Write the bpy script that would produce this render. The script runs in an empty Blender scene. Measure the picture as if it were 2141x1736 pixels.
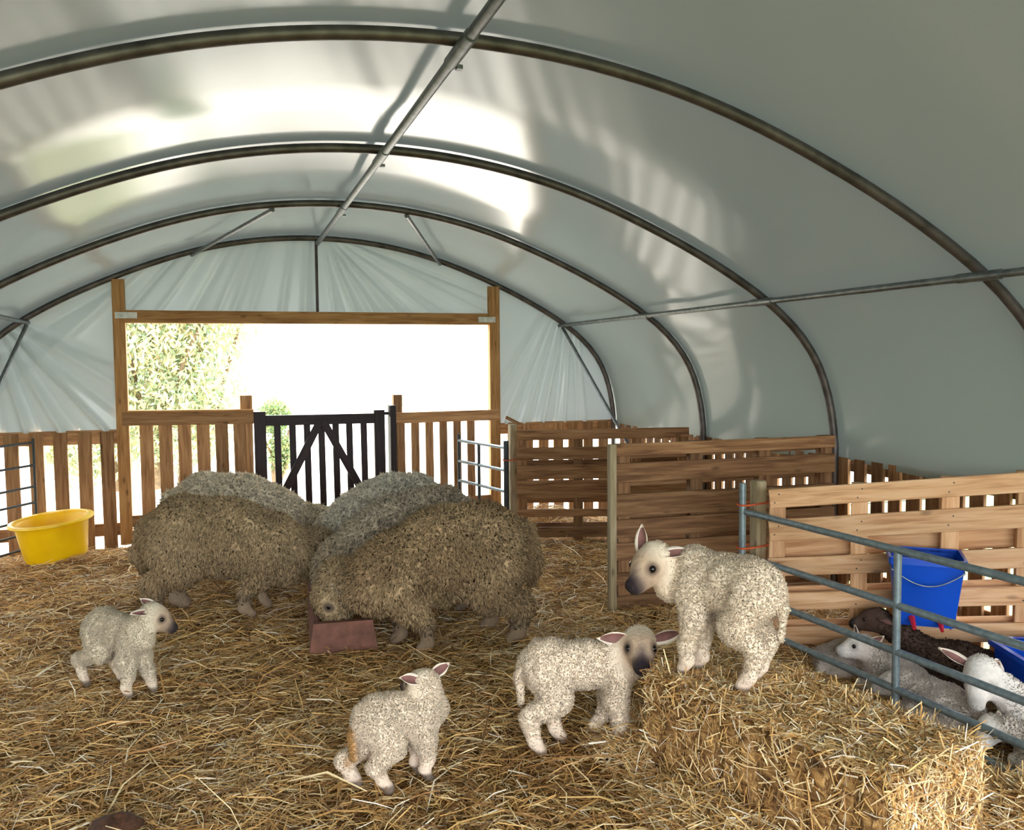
import bpy, math, random
import numpy as np
from mathutils import Matrix, Vector

# ------------------------------------------------------------------ camera, light, exposure
SC = bpy.context.scene
COL = SC.collection
F_PX, YAW, PIT, ROLL, HC = 1792.0, .3192, .0615, -.0084, 1.42

def cam_axes():
    cy, sy, cp, sp = math.cos(YAW), math.sin(YAW), math.cos(PIT), math.sin(PIT)
    w = Vector((sy*cp, cy*cp, -sp)); r = Vector((cy, -sy, 0)); u = r.cross(w)
    c, s = math.cos(ROLL), math.sin(ROLL)
    return c*r + s*u, -s*r + c*u, w

_r, _u, _w = cam_axes()
cam_d = bpy.data.cameras.new('camera')
cam_d.sensor_fit = 'HORIZONTAL'; cam_d.sensor_width = 36.0; cam_d.lens = F_PX/2141*36
cam_d.clip_start = .05; cam_d.clip_end = 300
cam = bpy.data.objects.new('camera', cam_d); COL.objects.link(cam)
cam.matrix_world = Matrix(((_r.x, _u.x, -_w.x, 0), (_r.y, _u.y, -_w.y, 0), (_r.z, _u.z, -_w.z, HC), (0, 0, 0, 1)))
SC.camera = cam

world = bpy.data.worlds.new('overcast_sky'); SC.world = world
world.use_nodes = True
_bg = world.node_tree.nodes['Background']
_bg.inputs['Color'].default_value = (.93, .98, 1.0, 1)
_bg.inputs['Strength'].default_value = 7.0
SC.view_settings.view_transform = 'Standard'
SC.view_settings.look = 'None'
SC.view_settings.exposure = 0.55
SC.view_settings.gamma = 1.0
SC.view_settings.use_curve_mapping = False
SC.cycles.use_denoising = True
SC.cycles.diffuse_bounces = 6
SC.cycles.max_bounces = 14
SC.cycles.sample_clamp_indirect = 6

# ------------------------------------------------------------------ helpers
rng = np.random.default_rng(7)
random.seed(7)

def lin(r, g, b):
    f = lambda c: (c/255/12.92) if c <= 10.31 else ((c/255+.055)/1.055)**2.4
    return (f(r), f(g), f(b))

def link(o, parent=None, M=None):
    COL.objects.link(o)
    if parent is not None:
        o.parent = parent
        o.matrix_parent_inverse = Matrix.Identity(4)
        if M is not None:
            o.matrix_basis = world_of(parent).inverted() @ M
    elif M is not None:
        o.matrix_basis = M
    return o

def world_of(o):
    m = o.matrix_basis.copy()
    p = o.parent
    while p is not None:
        m = p.matrix_basis @ m
        p = p.parent
    return m

def tag(o, label=None, cat=None, group=None, kind=None):
    if label: o['label'] = label
    if cat: o['category'] = cat
    if group: o['group'] = group
    if kind: o['kind'] = kind
    return o

def empty(name, loc=(0, 0, 0), rz=0.0, **k):
    o = bpy.data.objects.new(name, None)
    o.empty_display_size = .1
    link(o, None, Matrix.Translation(loc) @ Matrix.Rotation(rz, 4, 'Z'))
    return tag(o, **k)

def mesh_np(name, V, F, mats, colors=None, smooth=False, mat_idx=None):
    """V (n,3); F (m,4) or (m,3) int arrays or list of faces."""
    me = bpy.data.meshes.new(name)
    V = np.asarray(V, np.float32)
    if isinstance(F, np.ndarray):
        k = F.shape[1]; n = len(F)
        me.vertices.add(len(V)); me.vertices.foreach_set('co', V.ravel())
        me.loops.add(n*k); me.loops.foreach_set('vertex_index', F.astype(np.int32).ravel())
        me.polygons.add(n)
        me.polygons.foreach_set('loop_start', np.arange(0, n*k, k, dtype=np.int32))
        me.polygons.foreach_set('loop_total', np.full(n, k, np.int32))
        me.update(calc_edges=True)
    else:
        me.from_pydata([tuple(map(float, v)) for v in V], [], F)
    if not isinstance(mats, (list, tuple)): mats = [mats]
    for m in mats: me.materials.append(m)
    if mat_idx is not None: me.polygons.foreach_set('material_index', np.asarray(mat_idx, np.int32))
    if smooth: me.polygons.foreach_set('use_smooth', np.ones(len(me.polygons), bool))
    if colors is not None:
        a = me.color_attributes.new('Col', 'FLOAT_COLOR', 'POINT')
        c = np.ones((len(V), 4), np.float32); c[:, :3] = colors
        a.data.foreach_set('color', c.ravel())
    me.update()
    return me

def obj(name, me, parent=None, M=None, **k):
    o = bpy.data.objects.new(name, me)
    link(o, parent, M)
    return tag(o, **k)

class MB:
    """collects pieces of ONE part"""
    def __init__(self): self.v, self.f, self.m = [], [], []
    def add(self, V, F, mi=0):
        b = len(self.v)
        self.v += [tuple(map(float, p)) for p in V]
        self.f += [tuple(int(i)+b for i in q) for q in F]; self.m += [mi]*len(F)
        return self
    def box(self, c, s, R=None, mi=0):
        c = Vector(c); V = []
        for sx in (-.5, .5):
            for sy in (-.5, .5):
                for sz in (-.5, .5):
                    p = Vector((sx*s[0], sy*s[1], sz*s[2]))
                    if R is not None: p = R @ p
                    V.append(c+p)
        return self.add(V, [(0, 1, 3, 2), (4, 6, 7, 5), (0, 4, 5, 1), (2, 3, 7, 6), (0, 2, 6, 4), (1, 5, 7, 3)], mi)
    def tube(self, pts, rad, seg=10, cap=True, closed=False, mi=0):
        pts = [Vector(p) for p in pts]; n = len(pts); rads = rad if hasattr(rad, '__len__') else [rad]*n
        V, F = [], []; up = None
        for i, p in enumerate(pts):
            a = pts[(i-1) % n] if (i > 0 or closed) else p
            b = pts[(i+1) % n] if (i < n-1 or closed) else p
            t = (b-a).normalized()
            if up is None:
                up = Vector((0, 0, 1)) if abs(t.z) < .9 else Vector((1, 0, 0))
            x = t.cross(up).normalized(); up = x.cross(t).normalized()
            for k in range(seg):
                th = 2*math.pi*k/seg
                V.append(p + (x*math.cos(th) + up*math.sin(th))*rads[i])
        m = n if closed else n-1
        for i in range(m):
            for k in range(seg):
                j = (i+1) % n; k2 = (k+1) % seg
                F.append((i*seg+k, i*seg+k2, j*seg+k2, j*seg+k))
        if cap and not closed:
            F.append(tuple(range(seg))[::-1]); F.append(tuple(range((n-1)*seg, n*seg)))
        return self.add(V, F, mi)
    def lathe(self, prof, seg=40, c=(0, 0, 0), mi=0):
        V, F = [], []; n = len(prof)
        for r, z in prof:
            for k in range(seg):
                th = 2*math.pi*k/seg
                V.append((c[0]+r*math.cos(th), c[1]+r*math.sin(th), c[2]+z))
        for i in range(n-1):
            for k in range(seg):
                k2 = (k+1) % seg
                F.append((i*seg+k, i*seg+k2, (i+1)*seg+k2, (i+1)*seg+k))
        return self.add(V, F, mi)
    def build(self, name, mats, parent=None, M=None, smooth=False, **k):
        me = bpy.data.meshes.new(name); me.from_pydata(self.v, [], self.f)
        if not isinstance(mats, (list, tuple)): mats = [mats]
        for m in mats: me.materials.append(m)
        me.polygons.foreach_set('material_index', np.array(self.m, np.int32))
        if smooth:
            me.polygons.foreach_set('use_smooth', np.ones(len(me.polygons), bool))
            me.set_sharp_from_angle(angle=math.radians(38))
        me.update()
        if parent is not None and M is None:    # vertices given in world space
            me.transform(world_of(parent).inverted())
        return obj(name, me, parent, M, **k)

_bc = {}
def board(name, p0, p1, width, thick, wdir, mat, parent, bev=.003, label=None):
    """sawn board from p0 to p1; WDIR is the direction of its width. local x = grain"""
    p0, p1 = Vector(p0), Vector(p1); x = (p1-p0); L = x.length; x.normalize()
    z = Vector(wdir); z = (z - x*z.dot(x)).normalized(); y = z.cross(x)
    key = (round(L, 2), round(width, 3), round(thick, 3), mat.name)
    me = _bc.get(key)
    if me is None:
        a, b, c, e = L/2, thick/2, width/2, min(bev, thick*.3)
        V, F = [], []
        sec = [(-b+e, -c), (b-e, -c), (b, -c+e), (b, c-e), (b-e, c), (-b+e, c), (-b, c-e), (-b, -c+e)]
        for sx in (-a, a):
            for q in sec: V.append((sx, q[0], q[1]))
        for k in range(8): F.append((k, (k+1) % 8, 8+(k+1) % 8, 8+k))
        F += [tuple(range(8))[::-1], tuple(range(8, 16))]
        me = bpy.data.meshes.new(name); me.from_pydata(V, [], F); me.materials.append(mat); me.update()
        _bc[key] = me
    c = (p0+p1)/2
    M = Matrix(((x.x, y.x, z.x, c.x), (x.y, y.y, z.y, c.y), (x.z, y.z, z.z, c.z), (0, 0, 0, 1)))
    return obj(name, me, parent, M, label=label)

# ------------------------------------------------------------------ materials
def new_mat(name):
    m = bpy.data.materials.new(name); m.use_nodes = True
    nt = m.node_tree; b = nt.nodes['Principled BSDF']
    return m, nt, b, nt.nodes, nt.links

def N(nt, t, **k):
    n = nt.nodes.new(t)
    for a, v in k.items(): setattr(n, a, v)
    return n

def ramp(nt, fac, stops):
    r = N(nt, 'ShaderNodeValToRGB'); cr = r.color_ramp
    while len(cr.elements) > 1: cr.elements.remove(cr.elements[-1])
    cr.elements[0].position = stops[0][0]; cr.elements[0].color = (*stops[0][1], 1)
    for p, c in stops[1:]:
        e = cr.elements.new(p); e.color = (*c, 1)
    nt.links.new(fac, r.inputs['Fac']); return r.outputs['Color']

def mat_wood(name, c1, c2, c3, rough=.75, var=.35, gscale=(1.2, 16, 16)):
    m, nt, b, nd, lk = new_mat(name)
    tc = N(nt, 'ShaderNodeTexCoord'); oi = N(nt, 'ShaderNodeObjectInfo')
    mp = N(nt, 'ShaderNodeMapping'); mp.inputs['Scale'].default_value = gscale
    ad = N(nt, 'ShaderNodeVectorMath', operation='ADD'); ml = N(nt, 'ShaderNodeMath', operation='MULTIPLY'); ml.inputs[1].default_value = 37.0
    lk.new(oi.outputs['Random'], ml.inputs[0]); lk.new(tc.outputs['Object'], ad.inputs[0]); lk.new(ml.outputs[0], ad.inputs[1])
    lk.new(ad.outputs[0], mp.inputs['Vector'])
    ns = N(nt, 'ShaderNodeTexNoise'); ns.inputs['Scale'].default_value = 3.0; ns.inputs['Detail'].default_value = 6; ns.inputs['Distortion'].default_value = .6
    lk.new(mp.outputs[0], ns.inputs['Vector'])
    col = ramp(nt, ns.outputs['Fac'], [(.25, c1), (.5, c2), (.75, c3)])
    # knots
    mp2 = N(nt, 'ShaderNodeMapping'); mp2.inputs['Scale'].default_value = (4.5, 11, 11); lk.new(ad.outputs[0], mp2.inputs['Vector'])
    vo = N(nt, 'ShaderNodeTexVoronoi'); vo.inputs['Scale'].default_value = 1.0; lk.new(mp2.outputs[0], vo.inputs['Vector'])
    kr = ramp(nt, vo.outputs['Distance'], [(.05, (.35, .35, .35)), (.16, (1, 1, 1))])
    mx = N(nt, 'ShaderNodeMixRGB', blend_type='MULTIPLY'); mx.inputs['Fac'].default_value = .75
    lk.new(col, mx.inputs['Color1']); lk.new(kr, mx.inputs['Color2'])
    # board to board tone
    mr = N(nt, 'ShaderNodeMapRange'); mr.inputs['To Min'].default_value = 1-var; mr.inputs['To Max'].default_value = 1+var*.6
    lk.new(oi.outputs['Random'], mr.inputs['Value'])
    mv = N(nt, 'ShaderNodeVectorMath', operation='SCALE'); lk.new(mx.outputs[0], mv.inputs[0]); lk.new(mr.outputs[0], mv.inputs['Scale'])
    lk.new(mv.outputs[0], b.inputs['Base Color'])
    b.inputs['Roughness'].default_value = rough; b.inputs['Specular IOR Level'].default_value = .25
    bp = N(nt, 'ShaderNodeBump'); bp.inputs['Strength'].default_value = .35; bp.inputs['Distance'].default_value = .004
    lk.new(ns.outputs['Fac'], bp.inputs['Height']); lk.new(bp.outputs[0], b.inputs['Normal'])
    return m

def mat_plain(name, c, rough=.5, metal=0, spec=.5, nscale=30, namp=.12, bump=0.0):
    m, nt, b, nd, lk = new_mat(name)
    tc = N(nt, 'ShaderNodeTexCoord'); ns = N(nt, 'ShaderNodeTexNoise'); ns.inputs['Scale'].default_value = nscale; ns.inputs['Detail'].default_value = 5
    lk.new(tc.outputs['Object'], ns.inputs['Vector'])
    lo = tuple(x*(1-namp*2) for x in c); hi = tuple(min(1, x*(1+namp*2)) for x in c)
    lk.new(ramp(nt, ns.outputs['Fac'], [(.3, lo), (.7, hi)]), b.inputs['Base Color'])
    b.inputs['Roughness'].default_value = rough; b.inputs['Metallic'].default_value = metal; b.inputs['Specular IOR Level'].default_value = spec
    if bump:
        bp = N(nt, 'ShaderNodeBump'); bp.inputs['Strength'].default_value = bump; bp.inputs['Distance'].default_value = .005
        lk.new(ns.outputs['Fac'], bp.inputs['Height']); lk.new(bp.outputs[0], b.inputs['Normal'])
    return m

def mat_attr(name, rough=.8, spec=.2, sheen=0.0, nscale=0, transl=0.0, namp=.2):
    m, nt, b, nd, lk = new_mat(name)
    at = N(nt, 'ShaderNodeAttribute'); at.attribute_name = 'Col'
    out = at.outputs['Color']
    if nscale:
        tc = N(nt, 'ShaderNodeTexCoord'); ns = N(nt, 'ShaderNodeTexNoise'); ns.inputs['Scale'].default_value = nscale; ns.inputs['Detail'].default_value = 4
        lk.new(tc.outputs['Object'], ns.inputs['Vector'])
        mr = N(nt, 'ShaderNodeMapRange'); mr.inputs['From Min'].default_value = .3; mr.inputs['From Max'].default_value = .7
        mr.inputs['To Min'].default_value = 1-namp; mr.inputs['To Max'].default_value = 1+namp*.6; lk.new(ns.outputs['Fac'], mr.inputs['Value'])
        sc = N(nt, 'ShaderNodeVectorMath', operation='SCALE'); lk.new(out, sc.inputs[0]); lk.new(mr.outputs[0], sc.inputs['Scale']); out = sc.outputs[0]
        bp = N(nt, 'ShaderNodeBump'); bp.inputs['Strength'].default_value = .6; bp.inputs['Distance'].default_value = .008
        lk.new(ns.outputs['Fac'], bp.inputs['Height']); lk.new(bp.outputs[0], b.inputs['Normal'])
    lk.new(out, b.inputs['Base Color'])
    b.inputs['Roughness'].default_value = rough; b.inputs['Specular IOR Level'].default_value = spec
    if sheen: b.inputs['Sheen Weight'].default_value = sheen
    if transl:
        tr = N(nt, 'ShaderNodeBsdfTranslucent'); lk.new(out, tr.inputs['Color'])
        mx = N(nt, 'ShaderNodeMixShader'); mx.inputs['Fac'].default_value = transl
        lk.new(b.outputs[0], mx.inputs[1]); lk.new(tr.outputs[0], mx.inputs[2])
        lk.new(mx.outputs[0], nd['Material Output'].inputs['Surface'])
    return m

def mat_film(name, c, transl, rough, bump, wavescale, spec=.5):
    """milky greenhouse polythene: white, glossy inside, lets a little of the sky through"""
    m, nt, b, nd, lk = new_mat(name)
    b.inputs['Base Color'].default_value = (*c, 1); b.inputs['Roughness'].default_value = rough
    b.inputs['IOR'].default_value = 1.5; b.inputs['Specular IOR Level'].default_value = spec
    tc = N(nt, 'ShaderNodeTexCoord')
    mp = N(nt, 'ShaderNodeMapping'); mp.inputs['Scale'].default_value = wavescale; lk.new(tc.outputs['Object'], mp.inputs['Vector'])
    ns = N(nt, 'ShaderNodeTexNoise'); ns.inputs['Scale'].default_value = 1.0; ns.inputs['Detail'].default_value = 2; lk.new(mp.outputs[0], ns.inputs['Vector'])
    bp = N(nt, 'ShaderNodeBump'); bp.inputs['Strength'].default_value = bump; bp.inputs['Distance'].default_value = .02
    lk.new(ns.outputs['Fac'], bp.inputs['Height']); lk.new(bp.outputs[0], b.inputs['Normal'])
    tr = N(nt, 'ShaderNodeBsdfTranslucent'); tr.inputs['Color'].default_value = (.80, .93, .95, 1)
    mx = N(nt, 'ShaderNodeMixShader'); mx.inputs['Fac'].default_value = transl
    lk.new(b.outputs[0], mx.inputs[1]); lk.new(tr.outputs[0], mx.inputs[2]); lk.new(mx.outputs[0], nd['Material Output'].inputs['Surface'])
    return m

W_END = mat_wood('wood_end_wall', lin(122, 86, 58), lin(172, 130, 92), lin(198, 158, 118))
W_FRAME = mat_wood('wood_frame', lin(136, 94, 56), lin(182, 136, 88), lin(202, 160, 110), var=.15)
W_BROWN = mat_wood('wood_brown', lin(92, 62, 42), lin(140, 102, 70), lin(168, 130, 95))  # darker brown boards: side walls, middle and far pallets
W_PAL = mat_wood('wood_new_pallet', lin(172, 122, 84), lin(214, 168, 126), lin(230, 192, 154), var=.18)
W_POST = mat_wood('wood_grey_post', lin(120, 105, 80), lin(165, 148, 118), lin(190, 175, 146), var=.1)
W_DARK = mat_wood('wood_dark_stain', lin(22, 13, 17), lin(36, 22, 26), lin(48, 32, 34), var=.2, rough=.5)
STEEL = mat_plain('galvanised_steel', lin(118, 122, 124), rough=.42, metal=.75, nscale=25, namp=.14)
HOOPM = mat_plain('hoop_steel', lin(100, 94, 92), rough=.48, metal=.7, nscale=12, namp=.2)
HURD = mat_plain('hurdle_steel', lin(128, 142, 148), rough=.4, metal=.45, nscale=40, namp=.12)
HDARK = mat_plain('hurdle_dark', lin(52, 58, 62), rough=.5, metal=.4, nscale=40)
FILM = mat_film('polythene_roof', (.265, .295, .26), .011, .14, .10, (1.2, .7, 1.2), .30)
FILM_E = mat_film('polythene_end', (.54, .58, .58), .026, .25, .15, (3, 3, 3))
BRACKET = mat_plain('bracket_zinc', lin(205, 205, 200), rough=.5, metal=.3)
YELLOW = mat_plain('yellow_plastic', lin(254, 200, 2), rough=.38, nscale=6, namp=.05)
BLUE = mat_plain('blue_plastic', lin(10, 74, 190), rough=.32, nscale=6, namp=.06)
RED = mat_plain('red_rubber', lin(190, 25, 45), rough=.45)
TERRA = mat_plain('terracotta', lin(118, 78, 64), rough=.8, nscale=18, namp=.16, bump=.3)
TWINE = mat_plain('orange_twine', lin(205, 90, 50), rough=.8)
STRAW = mat_attr('straw_stems', rough=.5, spec=.35, transl=.12)
WOOL = mat_attr('wool', rough=.95, spec=.05, nscale=70, transl=.0, namp=.1)
LOCK = mat_attr('wool_locks', rough=.9, spec=.08, transl=.35)
EYE = mat_plain('dark_eye', (.006, .004, .004), rough=.12, namp=0)
EARP = mat_plain('ear_inner', lin(122, 82, 78), rough=.7)
# ------------------------------------------------------------------ tunnel profile
XR, ZC = .737, .9
KN = np.radians([0, 12, 25, 40, 55, 72, 90]); RV = np.array([2.712, 2.61, 2.275, 1.938, 1.738, 1.611, 1.567])
def spline(k, v, t):
    n = len(k); h = np.diff(k); A = np.zeros((n, n)); b = np.zeros(n); A[0, 0] = 1
    for i in range(1, n-1):
        A[i, i-1] = h[i-1]; A[i, i] = 2*(h[i-1]+h[i]); A[i, i+1] = h[i]
        b[i] = 6*((v[i+1]-v[i])/h[i]-(v[i]-v[i-1])/h[i-1])
    A[-1, -1] = 2*h[-1]; A[-1, -2] = h[-1]; b[-1] = 6*(0-(v[-1]-v[-2])/h[-1])
    m = np.linalg.solve(A, b)
    i = np.clip(np.searchsorted(k, t)-1, 0, n-2); d = t-k[i]; hh = h[i]
    return v[i]+d*((v[i+1]-v[i])/hh-hh*(2*m[i]+m[i+1])/6)+d*d*m[i]/2+d**3*(m[i+1]-m[i])/(6*hh)
def profile(n=90, z0=0.0, off=0.0):
    """right foot to left foot, x/z arrays"""
    t = np.linspace(0, np.pi/2, n); r = spline(KN, RV, t)+off
    x = r*np.cos(t); z = ZC+r*np.sin(t)
    x = np.r_[x[0], x, -x[::-1][1:], -x[0]]+XR; z = np.r_[z0, z, z[::-1][1:], z0]
    return x, z
_px, _pz = profile(200)
def roof_z(x):
    m = slice(1, -1)
    return float(np.interp(-x, -_px[m], _pz[m]))
def on_right(z):
    h = len(_px)//2
    return float(np.interp(z, _pz[:h], _px[:h]))

YE = 7.38
HOOP_Y = [7.38, 5.766, 4.261, 2.757, 1.252, -.253, -1.758]
RH = .023

# cover: one sheet over all hoops, drawn tight over each of them
ys = []
for a, b in zip(HOOP_Y[:-1], HOOP_Y[1:]): ys += list(np.linspace(a, b, 9)[:-1])
ys.append(HOOP_Y[-1]); ys.insert(0, 7.46)
V = []
NP = None
for y in ys:
    dist = min(abs(y-h) for h in HOOP_Y) if y < 7.4 else 0
    sag = .012*(dist/.75)**2
    x, z = profile(64, .86, RH+.006-sag)
    zb = .835-.04*math.sin(min(1, dist/.75)*math.pi/2)
    z[0] = zb; z[-1] = zb+.02
    NP = len(x)
    V += [(a, y, c) for a, c in zip(x, z)]
V = np.array(V)
i, j = np.meshgrid(np.arange(len(ys)-1), np.arange(NP-1), indexing='ij'); i = i.ravel(); j = j.ravel()
Fq = np.stack([i*NP+j, (i+1)*NP+j, (i+1)*NP+j+1, i*NP+j+1], 1)
ceiling = tag(obj('ceiling', mesh_np('ceiling', V, Fq, FILM, smooth=True)), 'milky white polythene tunnel cover stretched over steel hoops', 'roof', None, 'structure')
hx, hz = profile(44, -.02)
for y in HOOP_Y:
    MB().tube([(a, y, c) for a, c in zip(hx, hz)], RH, 12).build('hoop', HOOPM, ceiling, smooth=True)
def pole(name, a, b, r, mat=STEEL, seg=12):
    return MB().tube([a, b], r, seg).build(name, mat, ceiling, smooth=True)
RZ = 2.467-RH-.02
for a, b in zip(HOOP_Y[:-1], HOOP_Y[1:]):
    pole('ridge_pole', (XR, a+.02, RZ), (XR, b-.02, RZ), .019)
    pole('sleeve', (XR, b+.10, RZ), (XR, b-.16, RZ), .0235)
    MB().box((XR+.03, b+.10, RZ-.012), (.02, .025, .014)).build('bolt', STEEL, ceiling)
pz_ = 1.765; px_ = on_right(pz_)-RH-.016; lx_ = 2*XR-px_
for sx in (px_, lx_):
    for a, b in zip(HOOP_Y[:-1], HOOP_Y[1:]):
        pole('purlin', (sx, a+.03, pz_-.012), (sx, b-.02, pz_-.012), .0165)
        pole('sleeve', (sx, b+.09, pz_-.012), (sx, b-.12, pz_-.012), .0205)
# wind braces next to the end hoop
def on_hoop(x, y, d=.03): return (x, y, roof_z(x)-d)
pole('brace', on_hoop(.30, 5.766), on_hoop(-.25, 7.36), .015)
pole('brace', on_hoop(1.17, 5.766), on_hoop(1.78, 7.36), .015)
pole('brace', (px_-.01, 7.30, 1.73), (3.40, 6.06, .04), .014)
pole('brace', (lx_+.01, 7.30, 1.73), (2*XR-3.40, 6.06, .04), .014)

# ------------------------------------------------------------------ end wall
wall = tag(empty('wall_back', (0, YE, 0)), 'timber framed end wall with wide opening, plank fencing and polythene sheets', 'wall', None, 'structure')
YW = YE+.035
def sheet(x0, x1, z0, ztop, folds, nx=150, nz=50):
    xs = np.linspace(x0, x1, nx); V = []
    for x in xs:
        zt = roof_z(x)+.05 if ztop is None else ztop
        zt = max(zt, z0+.01)
        for t in np.linspace(0, 1, nz):
            z = z0+(zt-z0)*t; y = YW
            for (cx, cz, ang, sg, am) in folds:
                d = math.atan2(x-cx, cz-z) if True else 0
                rr = math.hypot(x-cx, z-cz)
                q = (d-ang)*max(rr, .12)/sg
                if abs(q) < 4: y += am*math.exp(-q*q)*min(1, rr/.25)
            y += .006*math.sin(x*9+z*2.2)
            V.append((x, y, z))
    i, j = np.meshgrid(np.arange(nx-1), np.arange(nz-1), indexing='ij'); i = i.ravel(); j = j.ravel()
    Fq = np.stack([i*nz+j, i*nz+j+1, (i+1)*nz+j+1, (i+1)*nz+j], 1)
    me = mesh_np('sheet', V, Fq, FILM_E, smooth=True); me.transform(world_of(wall).inverted())
    return obj('sheet', me, wall, Matrix.Translation((0, YE, 0)))
rf = random.Random(3)
def fan(cx, cz, a0, a1, n, sg, am):
    return [(cx, cz, a0+(a1-a0)*(k+.5+rf.uniform(-.35, .35))/n, sg*rf.uniform(.6, 1.3), am*rf.uniform(.5, 1.2)*(1 if k % 2 else -1)) for k in range(n)]
sheet(-1.97, -.80, .905, None, fan(-1.72, 1.86, -.35, 1.15, 12, .026, .04)+fan(-.6, 2.2, -1.5, -.75, 5, .03, .022))
sheet(-.80, 2.27, 1.80, None, fan(.72, 3.6, -1.02, .05, 12, .02, .022)+fan(.78, 2.55, .12, 1.25, 12, .018, .022))
sheet(2.27, 3.45, .86, None, fan(3.05, 2.3, -.62, .12, 11, .022, .026))
UPZ = (1, 0, 0)
board('post', (-.798, YE, 0), (-.798, YE, roof_z(-.80)-.03), .09, .07, UPZ, W_FRAME, wall)
board('post', (2.272, YE, 0), (2.272, YE, roof_z(2.27)-.03), .095, .07, UPZ, W_FRAME, wall)
board('beam', (-.755, YE, 1.803), (2.225, YE, 1.805), .1, .07, (0, 0, 1), W_FRAME, wall)
MB().tube([(XR-.01, YE-.005, 2.44), (XR-.01, YE-.005, 1.80)], .012, 8).build('strut', HOOPM, wall, smooth=True)
for x in (-.745, 2.20):
    MB().box((x, YE-.038, 1.80+(.012 if x < 0 else 0)), (.16, .004, .048)).build('bracket', BRACKET, wall)
# fence under the opening
YP = YE+.0
board('rail', (-.80, YP-.03, .998), (.19, YP-.03, .985), .105, .025, (0, 0, 1), W_END, wall)
board('rail', (1.345, YP-.03, .945), (2.31, YP-.03, .95), .095, .025, (0, 0, 1), W_END, wall)
board('rail', (-.76, YP-.005, .18), (.19, YP-.005, .18), .09, .025, (0, 0, 1), W_END, wall)
board('rail', (1.38, YP-.005, .18), (2.23, YP-.005, .18), .09, .025, (0, 0, 1), W_END, wall)
board('sill', (-.76, YP-.015, 1.058), (.19, YP-.015, 1.045), .085, .016, (0, 1, 0), W_FRAME, wall)
x = -.63
for k in range(6):
    board('plank', (x+.012*k/6, YP, 0), (x, YP, 1.03), .1, .022, UPZ, W_END, wall); x += .1415
x = 1.42
for k in range(6):
    board('plank', (x, YP, 0), (x-.004, YP, .985), .07, .022, UPZ, W_END, wall); x += .1265
board('post', (.135, YP+.03, 0), (.135, YP+.03, 1.165), .095, .08, UPZ, W_END, wall)
board('post', (1.395, YP+.035, 0), (1.395, YP+.035, 1.145), .075, .08, UPZ, W_END, wall)
# plank dado left and right of the frame
x = -.915
k = 0
while x > -1.96:
    board('plank', (x, YP+rf.uniform(-.004, .004), -.03), (x+rf.uniform(-.006, .006), YP, .903), .098, .022, UPZ, W_END, wall)
    x -= .163 if k % 2 == 0 else .17; k += 1
board('rail', (-1.97, YP+.03, .86), (-.80, YP+.03, .86), .11, .022, (0, 0, 1), W_END, wall)
board('rail', (-1.97, YP+.03, .12), (-.80, YP+.03, .12), .1, .022, (0, 0, 1), W_END, wall)
x = 2.44
while x < 3.44:
    board('plank', (x, YP, -.03), (x+rf.uniform(-.006, .006), YP, .858), .095, .022, UPZ, W_END, wall); x += .15
board('rail', (2.3, YP+.03, .82), (3.45, YP+.03, .82), .1, .022, (0, 0, 1), W_END, wall)

# ------------------------------------------------------------------ plank dado along the sides
for side, X in (('right', on_right(.4)+.035), ('left', 2*XR-on_right(.4)-.035)):
    wl = tag(empty('wall_'+side, (X, 3, 0)), 'low %s side wall of upright brown planks with gaps' % side, 'wall', None, 'structure')
    y = 7.25
    while y > -1.75:
        board('plank', (X, y, -.08), (X, y+rf.uniform(-.006, .006), .835), .092+rf.uniform(-.006, .008), .022, (0, 1, 0), W_BROWN, wl)
        y -= .138
    s = 1 if side == 'right' else -1
    for a, b in zip(HOOP_Y[:-1], HOOP_Y[1:]):
        for z in (.80, .14):
            board('rail', (X+.025*s, a, z), (X+.025*s, b, z), .09, .022, (0, 0, 1), W_BROWN, wl)

# ------------------------------------------------------------------ dark gate
gate = tag(empty('garden_gate', (.725, YE-.03, .04)), 'dark stained slatted garden gate with inverted V brace', 'gate')
YG = YE-.03
def gx(px): return .19+(px-530)/270*1.07
board('stile', (gx(543), YG, .05), (gx(542), YG, 1.03), .095, .05, UPZ, W_DARK, gate)
board('stile', (gx(792), YG, .05), (gx(791), YG, 1.02), .09, .05, UPZ, W_DARK, gate)
board('top_rail', (gx(550), YG, .955), (gx(785), YG, .95), .085, .045, (0, 0, 1), W_DARK, gate)
board('bottom_rail', (gx(545), YG, .095), (gx(790), YG, .095), .085, .045, (0, 0, 1), W_DARK, gate)
for px in (577, 608, 638, 668, 698, 727, 758):
    board('slat', (gx(px+2), YG+.028, .06), (gx(px), YG+.028, .98), .054, .02, UPZ, W_DARK, gate)
for s in (-1, 1):
    board('brace', (gx(668)+s*.012, YG-.012, .94), (gx(668)+s*.45, YG-.012, .10), .062, .03, (1, 0, 0), W_DARK, gate)
board('shutting_post', (1.33, YG-.03, 0), (1.33, YG-.03, 1.06), .05, .14, UPZ, W_DARK, gate)
MB().box((1.285, YG-.02, .99), (.07, .02, .025)).box((1.31, YG-.05, 1.01), (.02, .05, .09)).build('latch', W_DARK, gate)

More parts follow.
